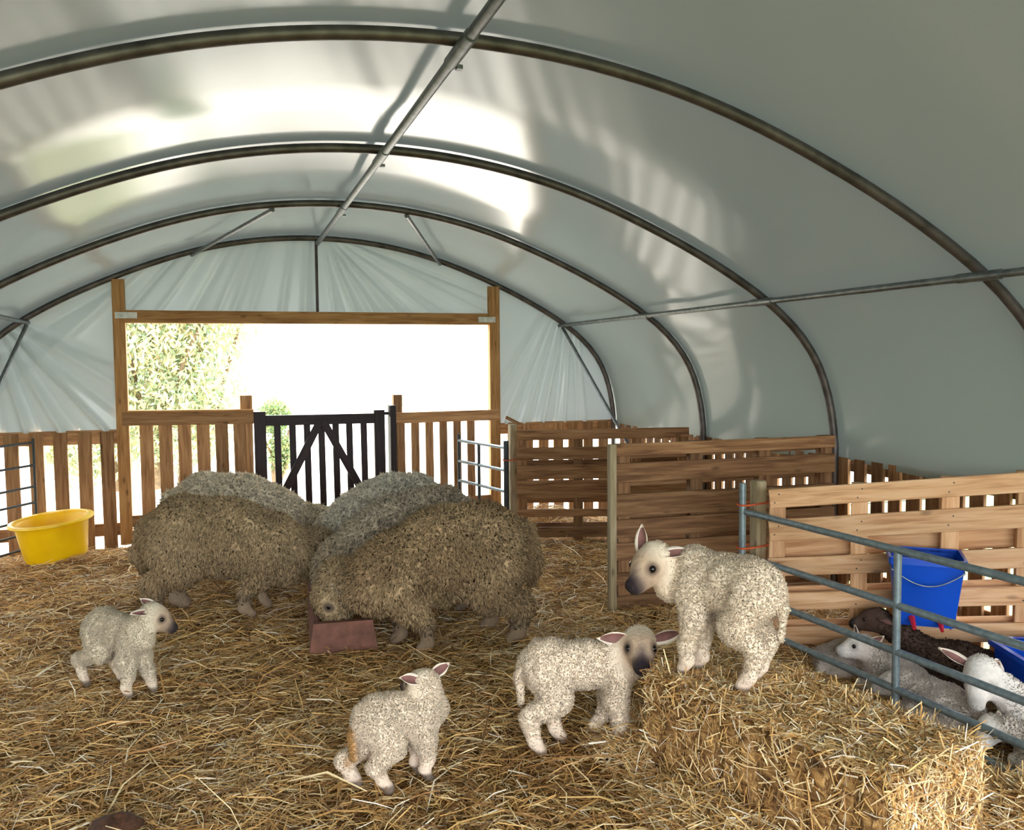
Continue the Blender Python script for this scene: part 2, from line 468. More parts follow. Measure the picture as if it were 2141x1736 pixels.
# ------------------------------------------------------------------ floor
_fk = np.random.default_rng(11); _K = [(_fk.normal(0, s, 2), _fk.uniform(0, 6.28), a) for s, a in [(2, .014)]*3+[(5, .008)]*5+[(13, .0045)]*8]
def sstep(a, b, x): t = np.clip((x-a)/(b-a), 0, 1); return t*t*(3-2*t)
def fz(x, y):
    x = np.asarray(x, float); y = np.asarray(y, float); z = np.zeros(np.broadcast(x, y).shape)
    for (kv, ph, a) in _K: z = z+a*np.sin(kv[0]*x+kv[1]*y+ph)
    z = z*.5-.012
    z = z+.07*np.exp(-((x+.98)/.28)**2-((y-6.62)/.3)**2)          # litter heaped against the tub
    z = z+.05*np.exp(-((x+.2)/.8)**2-((y-6.9)/.35)**2)
    z = z+.16*np.exp(-((x-2.6)/.35)**2-((y-7.05)/.28)**2)         # heap behind the far hurdle
    pen = sstep(2.40, 2.62, x)*(1-sstep(3.3, 3.7, y))
    z = z*(1-.5*pen)-.055*pen
    return z
gx_, gy_ = np.linspace(-2.0, 3.47, 180), np.linspace(-1.8, 7.39, 290)
A, B = np.meshgrid(gx_, gy_, indexing='ij')
V = np.stack([A.ravel(), B.ravel(), fz(A, B).ravel()-.012], 1)
i, j = np.meshgrid(np.arange(179), np.arange(289), indexing='ij'); i = i.ravel(); j = j.ravel()
Fq = np.stack([i*290+j, (i+1)*290+j, (i+1)*290+j+1, i*290+j+1], 1)
def mat_litter(name):
    m, nt, b, nd, lk = new_mat(name)
    tc = N(nt, 'ShaderNodeTexCoord')
    cols = []
    for ang in (.4, 2.1):
        mp = N(nt, 'ShaderNodeMapping'); mp.inputs['Rotation'].default_value = (0, 0, ang); mp.inputs['Scale'].default_value = (14, 170, 40)
        lk.new(tc.outputs['Object'], mp.inputs['Vector'])
        ns = N(nt, 'ShaderNodeTexNoise'); ns.inputs['Scale'].default_value = 1; ns.inputs['Detail'].default_value = 4; ns.inputs['Distortion'].default_value = 1.2
        lk.new(mp.outputs[0], ns.inputs['Vector']); cols.append(ns.outputs['Fac'])
    ad = N(nt, 'ShaderNodeMath', operation='ADD'); lk.new(cols[0], ad.inputs[0]); lk.new(cols[1], ad.inputs[1])
    hf = N(nt, 'ShaderNodeMath', operation='MULTIPLY'); hf.inputs[1].default_value = .5; lk.new(ad.outputs[0], hf.inputs[0])
    lk.new(ramp(nt, hf.outputs[0], [(.36, lin(70, 48, 30)), (.5, lin(140, 104, 64)), (.62, lin(192, 154, 100))]), b.inputs['Base Color'])
    b.inputs['Roughness'].default_value = .85; b.inputs['Specular IOR Level'].default_value = .15
    bp = N(nt, 'ShaderNodeBump'); bp.inputs['Strength'].default_value = .9; bp.inputs['Distance'].default_value = .02
    lk.new(hf.outputs[0], bp.inputs['Height']); lk.new(bp.outputs[0], b.inputs['Normal'])
    return m
LITTER = mat_litter('straw_litter')
floor = tag(obj('floor', mesh_np('floor', V, Fq, LITTER, smooth=True)), 'trampled straw litter floor of the tunnel', 'floor', None, 'structure')

# ------------------------------------------------------------------ straw stems
def stems(name, P, D, L, Wd, bend, Cc, nrm=None):
    """curved ribbons; P centre, D unit direction, bend = sagitta vector"""
    n = len(P); roll = rng.normal(0, .8, n)
    up = np.zeros((n, 3)); up[:, 2] = 1
    if nrm is not None: up = nrm
    s = np.cross(D, up); ln = np.linalg.norm(s, axis=1); bad = ln < .05; s[bad] = np.cross(D[bad], np.array([1., .1, 0])); s /= np.linalg.norm(s, axis=1)[:, None]
    u2 = np.cross(s, D); s = s*np.cos(roll)[:, None]+u2*np.sin(roll)[:, None]
    V = np.empty((n, 6, 3)); h = (L/2)[:, None]; w = (Wd/2)[:, None]
    for k, (t, ww) in enumerate(((-1, .8), (0, 1), (1, .6))):
        c = P+D*h*t+(bend if t == 0 else 0)
        V[:, 2*k] = c-s*w*ww; V[:, 2*k+1] = c+s*w*ww
    b = np.arange(n)[:, None]*6
    Fq = np.concatenate([b+np.array([[0, 1, 3, 2]]), b+np.array([[2, 3, 5, 4]])])
    return mesh_np(name, V.reshape(-1, 3), Fq, STRAW, colors=np.repeat(Cc, 6, 0))
PAL_S = np.array([lin(244, 220, 172), lin(230, 190, 124), lin(206, 160, 98), lin(172, 128, 80), lin(124, 90, 58), lin(252, 242, 222)])
def straw_col(n, pr):
    c = PAL_S[rng.choice(6, n, p=pr)]
    return c*rng.uniform(.75, 1.15, n)[:, None]
_SOIL = [(_fk.normal(0, 2.6, 2), _fk.uniform(0, 6.28)) for _ in range(6)]
def floor_stems(n, x0, x1, y0, y1, lmin, lmax, w):
    x = rng.uniform(x0, x1, n); y = rng.uniform(y0, y1, n)
    a = rng.uniform(0, 2*np.pi, n); tilt = np.clip(rng.normal(.05, .16, n), -.3, .75)
    D = np.stack([np.cos(a)*np.cos(tilt), np.sin(a)*np.cos(tilt), np.sin(tilt)], 1)
    L = np.clip(rng.lognormal(np.log(lmin+.35*(lmax-lmin)), .45, n), lmin, lmax*1.4)
    z = fz(x, y)+rng.uniform(-.004, .014, n)+np.abs(np.sin(tilt))*L*.4
    bend = rng.normal(0, .07, (n, 3))*L[:, None]; bend[:, 2] = np.abs(bend[:, 2])*.6
    # soiled litter lies in patches all over the floor
    dirt = np.zeros(n)
    for (kv, ph) in _SOIL: dirt += np.sin(kv[0]*x+kv[1]*y+ph)
    fresh = rng.random(n) > np.clip(.24+.13*dirt, .05, .7)
    c1 = straw_col(n, [.26, .28, .22, .13, .05, .06]); c2 = straw_col(n, [.07, .15, .26, .28, .22, .02])
    Cc = np.where(fresh[:, None], c1, c2)
    q = (x+np.abs(D[:, 0])*L*.55 < 3.44) & (x-np.abs(D[:, 0])*L*.55 > -1.97) & (y+np.abs(D[:, 1])*L*.55 < 7.31)   # clear of the walls
    return tuple(a_[q] for a_ in (np.stack([x, y, z], 1), D, L, rng.uniform(.6, 1.4, n)*w, bend, Cc))
parts = [floor_stems(90000, -1.9, 3.38, 1.2, 4.4, .03, .14, .0036), floor_stems(45000, -1.9, 3.38, 4.2, 7.3, .04, .16, .005),
         floor_stems(2600, -1.8, 2.6, 1.2, 5.2, .13, .28, .0055), floor_stems(4000, -1.9, 3.4, -1.7, 1.2, .05, .2, .006)]
cat = [np.concatenate(q) for q in zip(*parts)]
tag(obj('loose_straw', stems('loose_straw', *cat)), 'loose golden straw stems strewn over the tunnel floor', 'straw', None, 'stuff')
# ------------------------------------------------------------------ pallets stood on edge as pen sides
def pallet(label, A, Bp, zA, zB, front, back, bearers, mat, gap=.085, bear_w=.075, top=None, cuts=()):
    A3, B3 = Vector((*A, zA)), Vector((*Bp, zB)); ax = B3-A3
    n = Vector((ax.y, -ax.x, 0)).normalized()
    if n.y > 0: n = -n
    up = ax.cross(n).normalized()
    up = Vector((0, 0, 1))        # bearers stay plumb, boards follow the slope of the litter
    root = tag(empty('wooden_pallet', (A3+B3)/2), label, 'pallet', 'pallets stood on edge')
    H = max(b for a, b in front)
    for k, (z0, z1) in enumerate(front):
        zc = (z0+z1)/2; t1 = 1.0
        for ci, ct in cuts:
            if ci == k: t1 = ct
        board('board', A3+up*zc+n*gap/2, A3+ax*t1+up*(zc+rf.uniform(-.004, .004))+n*gap/2, z1-z0, .02, up, mat, root)
    for z0, z1 in back:
        zc = (z0+z1)/2
        board('board', A3+up*zc-n*gap/2, B3+up*(zc+rf.uniform(-.004, .004))-n*gap/2, z1-z0, .02, up, mat, root)
    for t in bearers:
        c = A3+ax*t
        board('bearer', c, c+up*(H-.004), bear_w, gap-.022, ax.normalized(), mat, root)
    return root

pallet('brown pallet beyond the far metal hurdle', (2.148, 6.38), (3.385, 5.88), .0, .02,
       [(.81, .885), (.655, .75), (.50, .61), (.35, .49), (.20, .26), (.04, .12)], [(.80, .88), (.56, .64), (.30, .40), (.06, .14)], [.03, .36, .70, .97], W_BROWN)
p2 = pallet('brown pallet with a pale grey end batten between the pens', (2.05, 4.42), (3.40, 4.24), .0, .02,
       [(.885, .955), (.735, .845), (.54, .67), (.42, .525), (.29, .39), (.15, .22), (.015, .085)], [(.86, .94), (.70, .77), (.50, .60), (.33, .40), (.05, .12)], [.05, .37, .68, .97], W_BROWN)
board('end_batten', (2.035, 4.375, -.02), (2.035, 4.375, .955), .04, .045, (1, 0, 0), W_POST, p2)
p3 = pallet('fresh pale pallet holding the blue feeder bucket', (2.535, 3.60), (3.415, 2.88), .0, .137,
       [(.695, .785), (.53, .635), (.355, .445), (.185, .27), (.015, .10)], [(.68, .76), (.43, .52), (.20, .28), (.03, .11)], [.03, .36, .70, .97], W_PAL)
# nail heads on the fresh pallet's front boards
_nail = None
for ob in [o for o in p3.children if o.name.startswith('board')][:5]:
    Lb = max(v.co.x for v in ob.data.vertices)*2
    for t in (.03, .36, .70, .97):
        for dz in (-.02, .02):
            if _nail is None:
                m_ = MB().lathe([(0, .0), (.0035, 0), (.0035, .002), (0, .002)], 8)
                _nail = bpy.data.meshes.new('nail'); _nail.from_pydata(m_.v, [], m_.f); _nail.materials.append(HDARK)
            nn_ = bpy.data.objects.new('nail', _nail); COL.objects.link(nn_); nn_.parent = ob
            sgn = 1 if (world_of(ob).to_3x3() @ Vector((0, 1, 0))).y < 0 else -1
            nn_.matrix_basis = Matrix.Translation((-Lb/2+Lb*t+.012*(1 if dz > 0 else -1), sgn*.0098, dz)) @ Matrix.Rotation(-sgn*math.pi/2, 4, 'X')
fp = empty('fence_post', (2.56, 3.74, 0)); tag(fp, 'pale squared fence post at the end of the fresh pallet', 'post')
board('shaft', (2.56, 3.74, -.05), (2.56, 3.74, .80), .06, .06, (1, 0, 0), W_POST, fp)
MB().box((2.56, 3.74, .803), (.052, .052, .008)).build('top', W_POST, fp)
fp2 = empty('fence_post', (2.14, 6.47, 0)); tag(fp2, 'grey post with splintered top beside the dark hurdle upright', 'post')
board('shaft', (2.14, 6.47, -.05), (2.14, 6.47, .925), .055, .06, (1, 0, 0), W_POST, fp2)
board('splinter', (2.085, 6.47, .985), (2.205, 6.47, .925), .025, .02, (0, 0, 1), W_BROWN, fp2)

# ------------------------------------------------------------------ metal hurdles
def hurdle(label, A, Bp, zs, ups, r, mat, z0=-.02, ztop=.8, mat_up=None, rails_up=None):
    A, Bp = Vector((*A, 0)), Vector((*Bp, 0)); root = tag(empty('metal_hurdle', (A+Bp)/2), label, 'hurdle', 'sheep hurdles')
    for z in zs: MB().tube([A+Vector((0, 0, z)), Bp+Vector((0, 0, z))], r, 10).build('rail', mat, root, smooth=True)
    for t, a, b in ups:
        c = A.lerp(Bp, t)
        MB().tube([c+Vector((0, 0, a)), c+Vector((0, 0, b))], r*1.02, 10).build('upright', mat_up or mat, root, smooth=True)
    return root
h1 = hurdle('galvanised grey hurdle beside the straw bale', (2.462, 3.70), (2.60, 1.78), (.655, .43, .24, .085, -.03), [(.985, -.06, .80), (.5, -.05, .655)], .0155, HURD)
c = Vector((2.455, 3.72, 0))
MB().tube([c+Vector((0, 0, -.06)), c+Vector((0, 0, .80))], .018, 10).build('upright', HURD, h1, smooth=True)
for z in (.69, .47):
    MB().tube([(2.43, 3.72, z), (2.44, 3.695, z), (2.46, 3.692, z), (2.525, 3.703, z), (2.597, 3.703, z+.006), (2.598, 3.777, z+.004), (2.525, 3.778, z), (2.44, 3.748, z)], .005, 6, closed=True).build('twine', TWINE, h1, smooth=True)
h2 = hurdle('thin hurdle with shiny rails and dark upright by the far brown pallet', (1.89, 7.2), (2.07, 6.43), (.745, .565, .395, .2, .06), [(.0, 0, .80), (.45, 0, .745)], .013, HURD, mat_up=HDARK)
MB().tube([(2.07, 6.42, -.02), (2.07, 6.42, .80)], .021, 10).build('upright', HDARK, h2, smooth=True)
MB().tube([(2.042, 6.42, .648), (2.05, 6.398, .648), (2.07, 6.392, .648), (2.09, 6.397, .648), (2.174, 6.433, .648), (2.174, 6.507, .648), (2.106, 6.507, .648), (2.05, 6.443, .648)], .005, 6, closed=True).build('twine', TWINE, h2, smooth=True)
h3 = hurdle('dark thin railed hurdle behind the yellow tub', (-1.40, 7.2), (-1.80, 6.45), (.85, .68, .52, .40, .28, .18, .07), [(0, .02, .88), (.98, .02, .88)], .009, HDARK)

# ------------------------------------------------------------------ yellow tub
tb = tag(empty('yellow_tub', (-1.23, 6.86, .0)), 'round yellow plastic tub tilted in the straw by the plank wall', 'tub')
Rt = Matrix.Translation((-1.215, 6.88, .03)) @ Matrix.Scale(.9, 4) @ Matrix.Rotation(math.radians(-5), 4, 'Y') @ Matrix.Rotation(math.radians(3), 4, 'X')
MB().lathe([(0, 0), (.20, 0), (.222, .012), (.235, .06), (.268, .30), (.275, .315)], 56).lathe([(.262, .315), (.252, .30), (.215, .03), (0, .025)], 56).build('body', YELLOW, tb, Rt, smooth=True)
MB().lathe([(.262, .312), (.264, .326), (.29, .332), (.308, .326), (.312, .312), (.306, .303), (.275, .303), (.262, .312)], 56).build('rim', YELLOW, tb, Rt, smooth=True)

# ------------------------------------------------------------------ terracotta feed trough
tr = tag(empty('feed_trough', (.50, 4.95, 0)), 'long terracotta coloured feed trough with sheep heads in it', 'trough')
def trough(L=1.9):
    m = MB(); y0, y1 = 0, L
    o = [(-.165, 0), (.165, 0), (.142, .15), (-.142, .15)]; i_ = [(-.118, .15), (.118, .15), (.10, .035), (-.10, .035)]
    V = []
    for y in (y0, y1): V += [(x, y, z) for x, z in o]
    F = [(0, 1, 2, 3), (7, 6, 5, 4), (0, 4, 5, 1), (1, 5, 6, 2), (3, 7, 4, 0)]
    for y in (y0+.04, y1-.04): V += [(x, y, z) for x, z in i_]
    # inner: 8..11 near, 12..15 far ; top rims
    F += [(2, 6, 13, 9), (7, 3, 8, 12), (3, 2, 9, 8), (6, 7, 12, 13), (9, 13, 14, 10), (8, 11, 15, 12), (10, 14, 15, 11), (8, 9, 10, 11), (12, 15, 14, 13)]
    return m.add(V, F)
trM = Matrix.Translation((.502, 4.17, .01)) @ Matrix.Rotation(math.radians(-4.5), 4, 'Z')
trough().build('body', TERRA, tr, trM)
MB().add([(-.108, .05, .075), (.108, .05, .075), (.108, 1.85, .075), (-.108, 1.85, .075)], [(0, 1, 2, 3)]).build('feed', LITTER, tr, trM)

# ------------------------------------------------------------------ blue feeder bucket on the fresh pallet
_ax = Vector((.88, -.72, 0)).normalized()
_n = Vector((_ax.y, -_ax.x, 0)).normalized()
def bucketM(t, z, off):
    p = Vector((2.535, 3.60, 0)).lerp(Vector((3.415, 2.88, 0)), t)+_n*off
    return Matrix(((_ax.x, -_n.x, 0, p.x), (_ax.y, -_n.y, 0, p.y), (0, 0, 1, z), (0, 0, 0, 1)))
BKT = (.60, .235, .062)
bk = tag(empty('feeder_bucket', bucketM(*BKT).translation), 'square blue feeder bucket with red teats and wire handle', 'bucket')
bM = bucketM(*BKT)
def taper_box(w0, d0, w1, d1, z0, z1, th, y_back=0.0, b=.018):
    """open tapered bucket, back side flat at y=0, front towards -y; rounded corners"""
    def ring(w, d, z, ins=0):
        pts = []; w2 = w/2-ins; ya, yb = -ins, -d+ins
        for cx, cy, a0 in ((w2-b, ya-b, 0), (-w2+b, ya-b, 90), (-w2+b, yb+b, 180), (w2-b, yb+b, 270)):
            for q in (0, 30, 60, 90):
                an = math.radians(a0+q); pts.append((cx+b*math.cos(an), cy+b*math.sin(an), z))
        return pts
    R = [ring(w0, d0, z0), ring(w1, d1, z1), ring(w1, d1, z1, th), ring(w0, d0, z0+th, th)]
    V = sum(R, []); F = []; n = 16
    for a in range(3):
        for k in range(n): F.append((a*n+k, a*n+(k+1) % n, (a+1)*n+(k+1) % n, (a+1)*n+k))
    F += [tuple(range(n))[::-1], tuple(range(3*n, 4*n))]
    return V, F
MB().add(*taper_box(.235, .19, .30, .25, 0, .31, .006)).build('body', BLUE, bk, bM, smooth=True)
V, Fq = taper_box(.312, .262, .312, .262, .285, .315, .012)
MB().add([(v[0], v[1]+.006, v[2]) for v in V], Fq[:-2]).build('rim', BLUE, bk, bM, smooth=True)
MB().tube([(-.152, -.13, .27)]+[(-.152+.304*t, -.262-.012*math.sin(t*3.14), .27-.07*math.sin(t*3.14)) for t in np.linspace(0.03, .97, 14)]+[(.152, -.13, .27)], .0028, 6).build('handle', STEEL, bk, bM, smooth=True)
for x in (-.055, .055):
    MB().tube([(x, -.19, .035), (x, -.205, .033), (x+.004, -.235, .02), (x+.006, -.262, .006)], [.017, .012, .011, .007], 10).build('teat', RED, bk, bM, smooth=True, label='red rubber teat')
for x in (-.05, .05):
    MB().box((x, .017, .304), (.035, .046, .010)).box((x, .036, .275), (.035, .008, .06)).build('hook', BLUE, bk, bM)

# blue trough bin standing in the pen
bt = tag(empty('blue_trough', (3.2, 2.72, -.06)), 'deep blue plastic trough standing in the lamb pen', 'trough')
btM = Matrix.Translation((3.265, 2.765, -.06)) @ Matrix.Rotation(math.radians(-20), 4, 'Z')
V, Fq = taper_box(.24, .26, .33, .36, 0, .26, .008, b=.03)
MB().add(V, Fq).build('body', BLUE, bt, btM, smooth=True)
V, Fq = taper_box(.36, .39, .36, .39, .245, .268, .022, b=.035)
MB().add([(v[0], v[1]+.015, v[2]) for v in V], Fq[:-2]).build('rim', BLUE, bt, btM, smooth=True)

# ------------------------------------------------------------------ straw bales
def bale(label, c, ang, tilt, L=.92, Wd=.47, H=.37, n=17000, seed=1):
    r = np.random.default_rng(seed)
    root = tag(empty('straw_bale', (c[0], c[1], c[2])), label, 'bale')
    M = Matrix.Translation(c) @ Matrix.Rotation(ang, 4, 'Z') @ Matrix.Rotation(tilt, 4, 'X')
    nx, m = 110, 60
    xs = np.linspace(-L/2, L/2, nx); V = []
    def radius(th):      # rounded rectangle (superellipse)
        e = 7.0; cx, s = abs(math.cos(th)), abs(math.sin(th))
        return 1/((cx/(Wd/2))**e+(s/(H/2))**e)**(1/e)
    nfl = 11
    for i_, x in enumerate(xs):
        fl = (x/L+.5)*nfl; g = abs((fl % 1)-.5)*2           # 1 at the joint of two flakes
        dent = .022*max(0, g-.55)/.45
        q = abs(x)/(L/2); end = 1-.10*max(0, (q-.93)/.07)**2
        ff = int(fl); off = .007*math.sin(ff*2.7)
        tw = sum(.012*math.exp(-((x-tx)/.02)**2) for tx in ())
        for k in range(m):
            th = 2*math.pi*k/m
            ry = radius(th)*end
            y, z = ry*math.cos(th), ry*math.sin(th)
            y *= 1-(dent-off)/(Wd/2); z *= 1-(dent*.5-off*.5)/(H/2)
            V.append((x, y, z+H/2))
    for x in (-L/2, L/2): V.append((x*1.005, 0, H/2))
    i2, j2 = np.meshgrid(np.arange(nx-1), np.arange(m), indexing='ij'); i2 = i2.ravel(); j2 = j2.ravel()
    Fq = [tuple(q) for q in np.stack([i2*m+j2, (i2+1)*m+j2, (i2+1)*m+(j2+1) % m, i2*m+(j2+1) % m], 1).tolist()]
    for k in range(m):
        Fq.append((nx*m, k, (k+1) % m)); Fq.append((nx*m+1, (nx-1)*m+(k+1) % m, (nx-1)*m+k))
    me = mesh_np('core', V, Fq, LITTER, smooth=True)
    obj('core', me, root, M)
    # stems over the surface
    f = r.choice(4, n, p=[.40, .32, .06, .22]); P = np.empty((n, 3)); nr = np.zeros((n, 3))
    x = r.uniform(-L/2, L/2, n); a = r.uniform(-.5, .5, n)
    fl = (x/L+.5)*nfl; g = np.abs((fl % 1)-.5)*2; dent = .022*np.clip((g-.55)/.45, 0, 1)-.007*np.sin(np.floor(fl)*2.7)
    top = f == 0; P[top] = np.stack([x, a*Wd*.97, np.full(n, H)-dent*.5], 1)[top]; nr[top] = (0, 0, 1)
    for q, s in ((1, 1), (2, -1)):
        k = f == q; P[k] = np.stack([x, s*(Wd/2-dent), H/2+a*H*.96], 1)[k]; nr[k] = (0, s, 0)
    k = f == 3; sx = np.where(r.random(n) < .5, -1, 1); P[k] = np.stack([sx*L/2, a*Wd*.95, H/2+r.uniform(-.48, .48, n)*H], 1)[k]; nr[k, 0] = sx[k]
    D = r.normal(0, 1, (n, 3)); D[f == 1] *= (.55, 1, 1.1); D -= nr*(D*nr).sum(1)[:, None]*np.clip(r.normal(.75, .25, n), 0, 1)[:, None]; D /= np.linalg.norm(D, axis=1)[:, None]
    Lg = np.clip(r.lognormal(np.log(.05), .5, n), .02, .17)
    P += nr*r.uniform(-.004, .012, n)[:, None]
    me = stems('surface_straw', P, D, Lg, r.uniform(.0022, .0048, n), r.normal(0, .05, (n, 3))*Lg[:, None], straw_col(n, [.32, .26, .18, .10, .04, .10]), nr)
    tag(obj('surface_straw', me, root, M), kind='stuff')
    for y in ():
        pts = [(-L/2-.012, y, .02), (-L/2-.012, y, H-.01), (-L/2+.03, y, H+.004), (L/2-.03, y, H+.004), (L/2+.012, y, H-.01), (L/2+.012, y, .02)]
        MB().tube(pts, .0022, 5).build('twine', TWINE, root, M)
    return root, M
bale('straw bale under the standing lamb, flaked side showing', (1.645, 2.19, -.015), math.atan2(-.88, .21), 0.0, Wd=.43, n=26000, H=.37, seed=4)
# heap of loose straw in the pen corner next to the bale
def heap(label, c, R, h, n, seed):
    r = np.random.default_rng(seed)
    a = r.uniform(0, 6.283, n); q = np.sqrt(r.random(n)); x = c[0]+R[0]*q*np.cos(a); y = c[1]+R[1]*q*np.sin(a)
    z = c[2]+h*(1-q**2)*r.uniform(.75, 1.06, n)+.005
    az = r.uniform(0, 6.283, n); tl = r.normal(.1, .35, n)
    D = np.stack([np.cos(az)*np.cos(tl), np.sin(az)*np.cos(tl), np.sin(tl)], 1); L = np.clip(r.lognormal(np.log(.07), .5, n), .03, .24)
    return np.stack([x, y, z], 1), D, L, r.uniform(.0025, .005, n), r.normal(0, .06, (n, 3))*L[:, None], straw_col(n, [.34, .28, .17, .09, .04, .08])
hp = [heap('', (2.16, 1.72, .0), (.26, .42, 0), .2, 8000, 5), heap('', (2.82, 1.95, -.05), (.22, .28, 0), .20, 4500, 6), heap('', (2.05, 2.7, .0), (.2, .3, 0), .14, 4500, 8), heap('', (1.40, 2.75, .0), (.2, .3, 0), .09, 2500, 9), heap('', (1.35, 2.1, .0), (.2, .5, 0), .1, 4000, 10)]
tag(obj('straw_heap', stems('straw_heap', *[np.concatenate(q) for q in zip(*hp)])), 'loose fluffy straw heaped around the straw bale', 'straw', None, 'stuff')

# ------------------------------------------------------------------ outside
def mat_ground():
    m, nt, b, nd, lk = new_mat('pale_yard')
    tc = N(nt, 'ShaderNodeTexCoord'); ns = N(nt, 'ShaderNodeTexNoise'); ns.inputs['Scale'].default_value = 3; ns.inputs['Detail'].default_value = 8
    lk.new(tc.outputs['Object'], ns.inputs['Vector'])
    lk.new(ramp(nt, ns.outputs['Fac'], [(.35, lin(205, 190, 172)), (.65, lin(232, 222, 208))]), b.inputs['Base Color']); b.inputs['Roughness'].default_value = .9
    return m
me = bpy.data.meshes.new('ground'); me.from_pydata([(-60, -60, -.12), (60, -60, -.12), (60, 60, -.12), (-60, 60, -.12)], [], [(0, 1, 2, 3)]); me.materials.append(mat_plain('grass_field', lin(112, 124, 78), rough=.95, nscale=2, namp=.15))
tag(obj('ground', me), 'green grass field around the tunnel', 'ground', None, 'structure')
me = bpy.data.meshes.new('yard'); me.from_pydata([(-9, 7.42, -.11), (14, 7.42, -.11), (14, 30, -.11), (-9, 30, -.11)], [], [(0, 1, 2, 3)]); me.materials.append(mat_ground())
tag(obj('ground_yard', me), 'pale yard outside beyond the gate', 'ground', None, 'structure')
LEAF = mat_attr('leaf', rough=.6, spec=.3, transl=.35)
BARK = mat_plain('bark', lin(120, 100, 75), rough=.9, nscale=20, namp=.2, bump=.4)
GREEN = np.array([lin(176, 190, 150), lin(200, 206, 160), lin(226, 216, 172), lin(150, 172, 140), lin(214, 200, 160)])
def leaves(name, P, L, W, seed, droop=.5, tone=1.0):
    r = np.random.default_rng(seed); n = len(P)
    D = r.normal(0, 1, (n, 3)); D[:, 2] -= droop*1.5; D /= np.linalg.norm(D, axis=1)[:, None]
    s = np.cross(D, r.normal(0, 1, (n, 3))); s /= np.linalg.norm(s, axis=1)[:, None]
    l = (L*r.uniform(.6, 1.3, n))[:, None]; w = (W*r.uniform(.7, 1.2, n))[:, None]
    V = np.stack([P, P+D*l*.5-s*w, P+D*l, P+D*l*.5+s*w], 1)
    c = GREEN[r.choice(5, n)]*r.uniform(.7, 1.2, n)[:, None]*tone
    return mesh_np(name, V.reshape(-1, 3), np.arange(4*n).reshape(n, 4), LEAF, colors=np.repeat(c, 4, 0))
def tree(name, label, cat_, base, stems_, blobs, n, L, W, seed, droop=.5, tone=1.0):
    root = tag(empty(name, base), label, cat_); r = np.random.default_rng(seed)
    for (a, b, r0, r1) in stems_:
        a, b = Vector(base)+Vector(a), Vector(base)+Vector(b); mid = (a+b)/2+Vector((r.normal(0, .08), r.normal(0, .08), 0))
        MB().tube([a, mid, b], [r0, (r0+r1)/2, r1], 8).build('stem', BARK, root, smooth=True)
    w = np.array([b[3]*b[4]*b[5] for b in blobs]); k = r.choice(len(blobs), n, p=w/w.sum()); B_ = np.array(blobs)[k]
    d = r.normal(0, 1, (n, 3)); d /= np.linalg.norm(d, axis=1)[:, None]; d *= (r.random(n)**.45)[:, None]
    P = B_[:, :3]+d*B_[:, 3:6]
    tag(obj('foliage', leaves('foliage', P, L, W, seed+1, droop, tone), root, Matrix.Translation(base)), kind='stuff')
tree('willow_tree', 'leafy pale green tree outside beyond the opening', 'tree', (-.9, 11.4, -.12),
     [((0, 0, 0), (.0, 0, 2.4), .07, .04), ((.3, .2, 0), (.7, .1, 2.2), .05, .03), ((-.4, 0, 0), (-.9, .2, 2.5), .06, .03), ((.1, 0, .8), (.9, -.2, 2.6), .03, .015), ((.5, .1, 0), (1.25, .0, 2.7), .035, .015), ((-.1, 0, .9), (-.5, -.3, 2.8), .03, .015)],
     [(-.9, 0, 1.5, .8, .6, 1.3), (-.2, 0, 2.2, .9, .6, 1.2), (.5, .1, 1.5, .7, .5, 1.2), (.8, 0, 2.5, .75, .5, .8), (.2, 0, .9, .8, .5, .7), (-1.1, .1, 2.7, .8, .6, .8), (-.7, 0, .7, .7, .5, .6)], 30000, .12, .018, 21, .6)
tree('round_bush', 'small round green bush outside behind the gate', 'bush', (.48, 9.9, -.12), [((0, 0, 0), (0, 0, .7), .03, .02), ((0, 0, .1), (.15, .05, .8), .02, .01), ((0, 0, .1), (-.15, -.05, .8), .02, .01)],
     [(0, 0, .95, .19, .19, .2), (.05, 0, .55, .15, .15, .25)], 2600, .05, .014, 31, .1, np.array((.5, .62, .45)))
# ------------------------------------------------------------------ animals: one continuous skin from blended tapered limbs
def sdf_eval(prims, P):
    d = None
    for (a, ra, b, rb, sy, k) in prims:
        a = np.array(a, np.float32); b = np.array(b, np.float32); ba = b-a; L2 = float(ba@ba)
        q = P-a
        if L2 > 1e-9:
            t = np.clip((q@ba)/L2, 0, 1); v = q-t[:, None]*ba; r = ra+t*(rb-ra)
        else: v = q; r = ra
        if sy != 1: v = v*np.array([1, 1/sy, 1], np.float32)
        di = np.sqrt((v*v).sum(1))-r
        if d is None: d = di
        else:
            h = np.clip(.5+.5*(d-di)/k, 0, 1); d = d+(di-d)*h-k*h*(1-h)
    return d

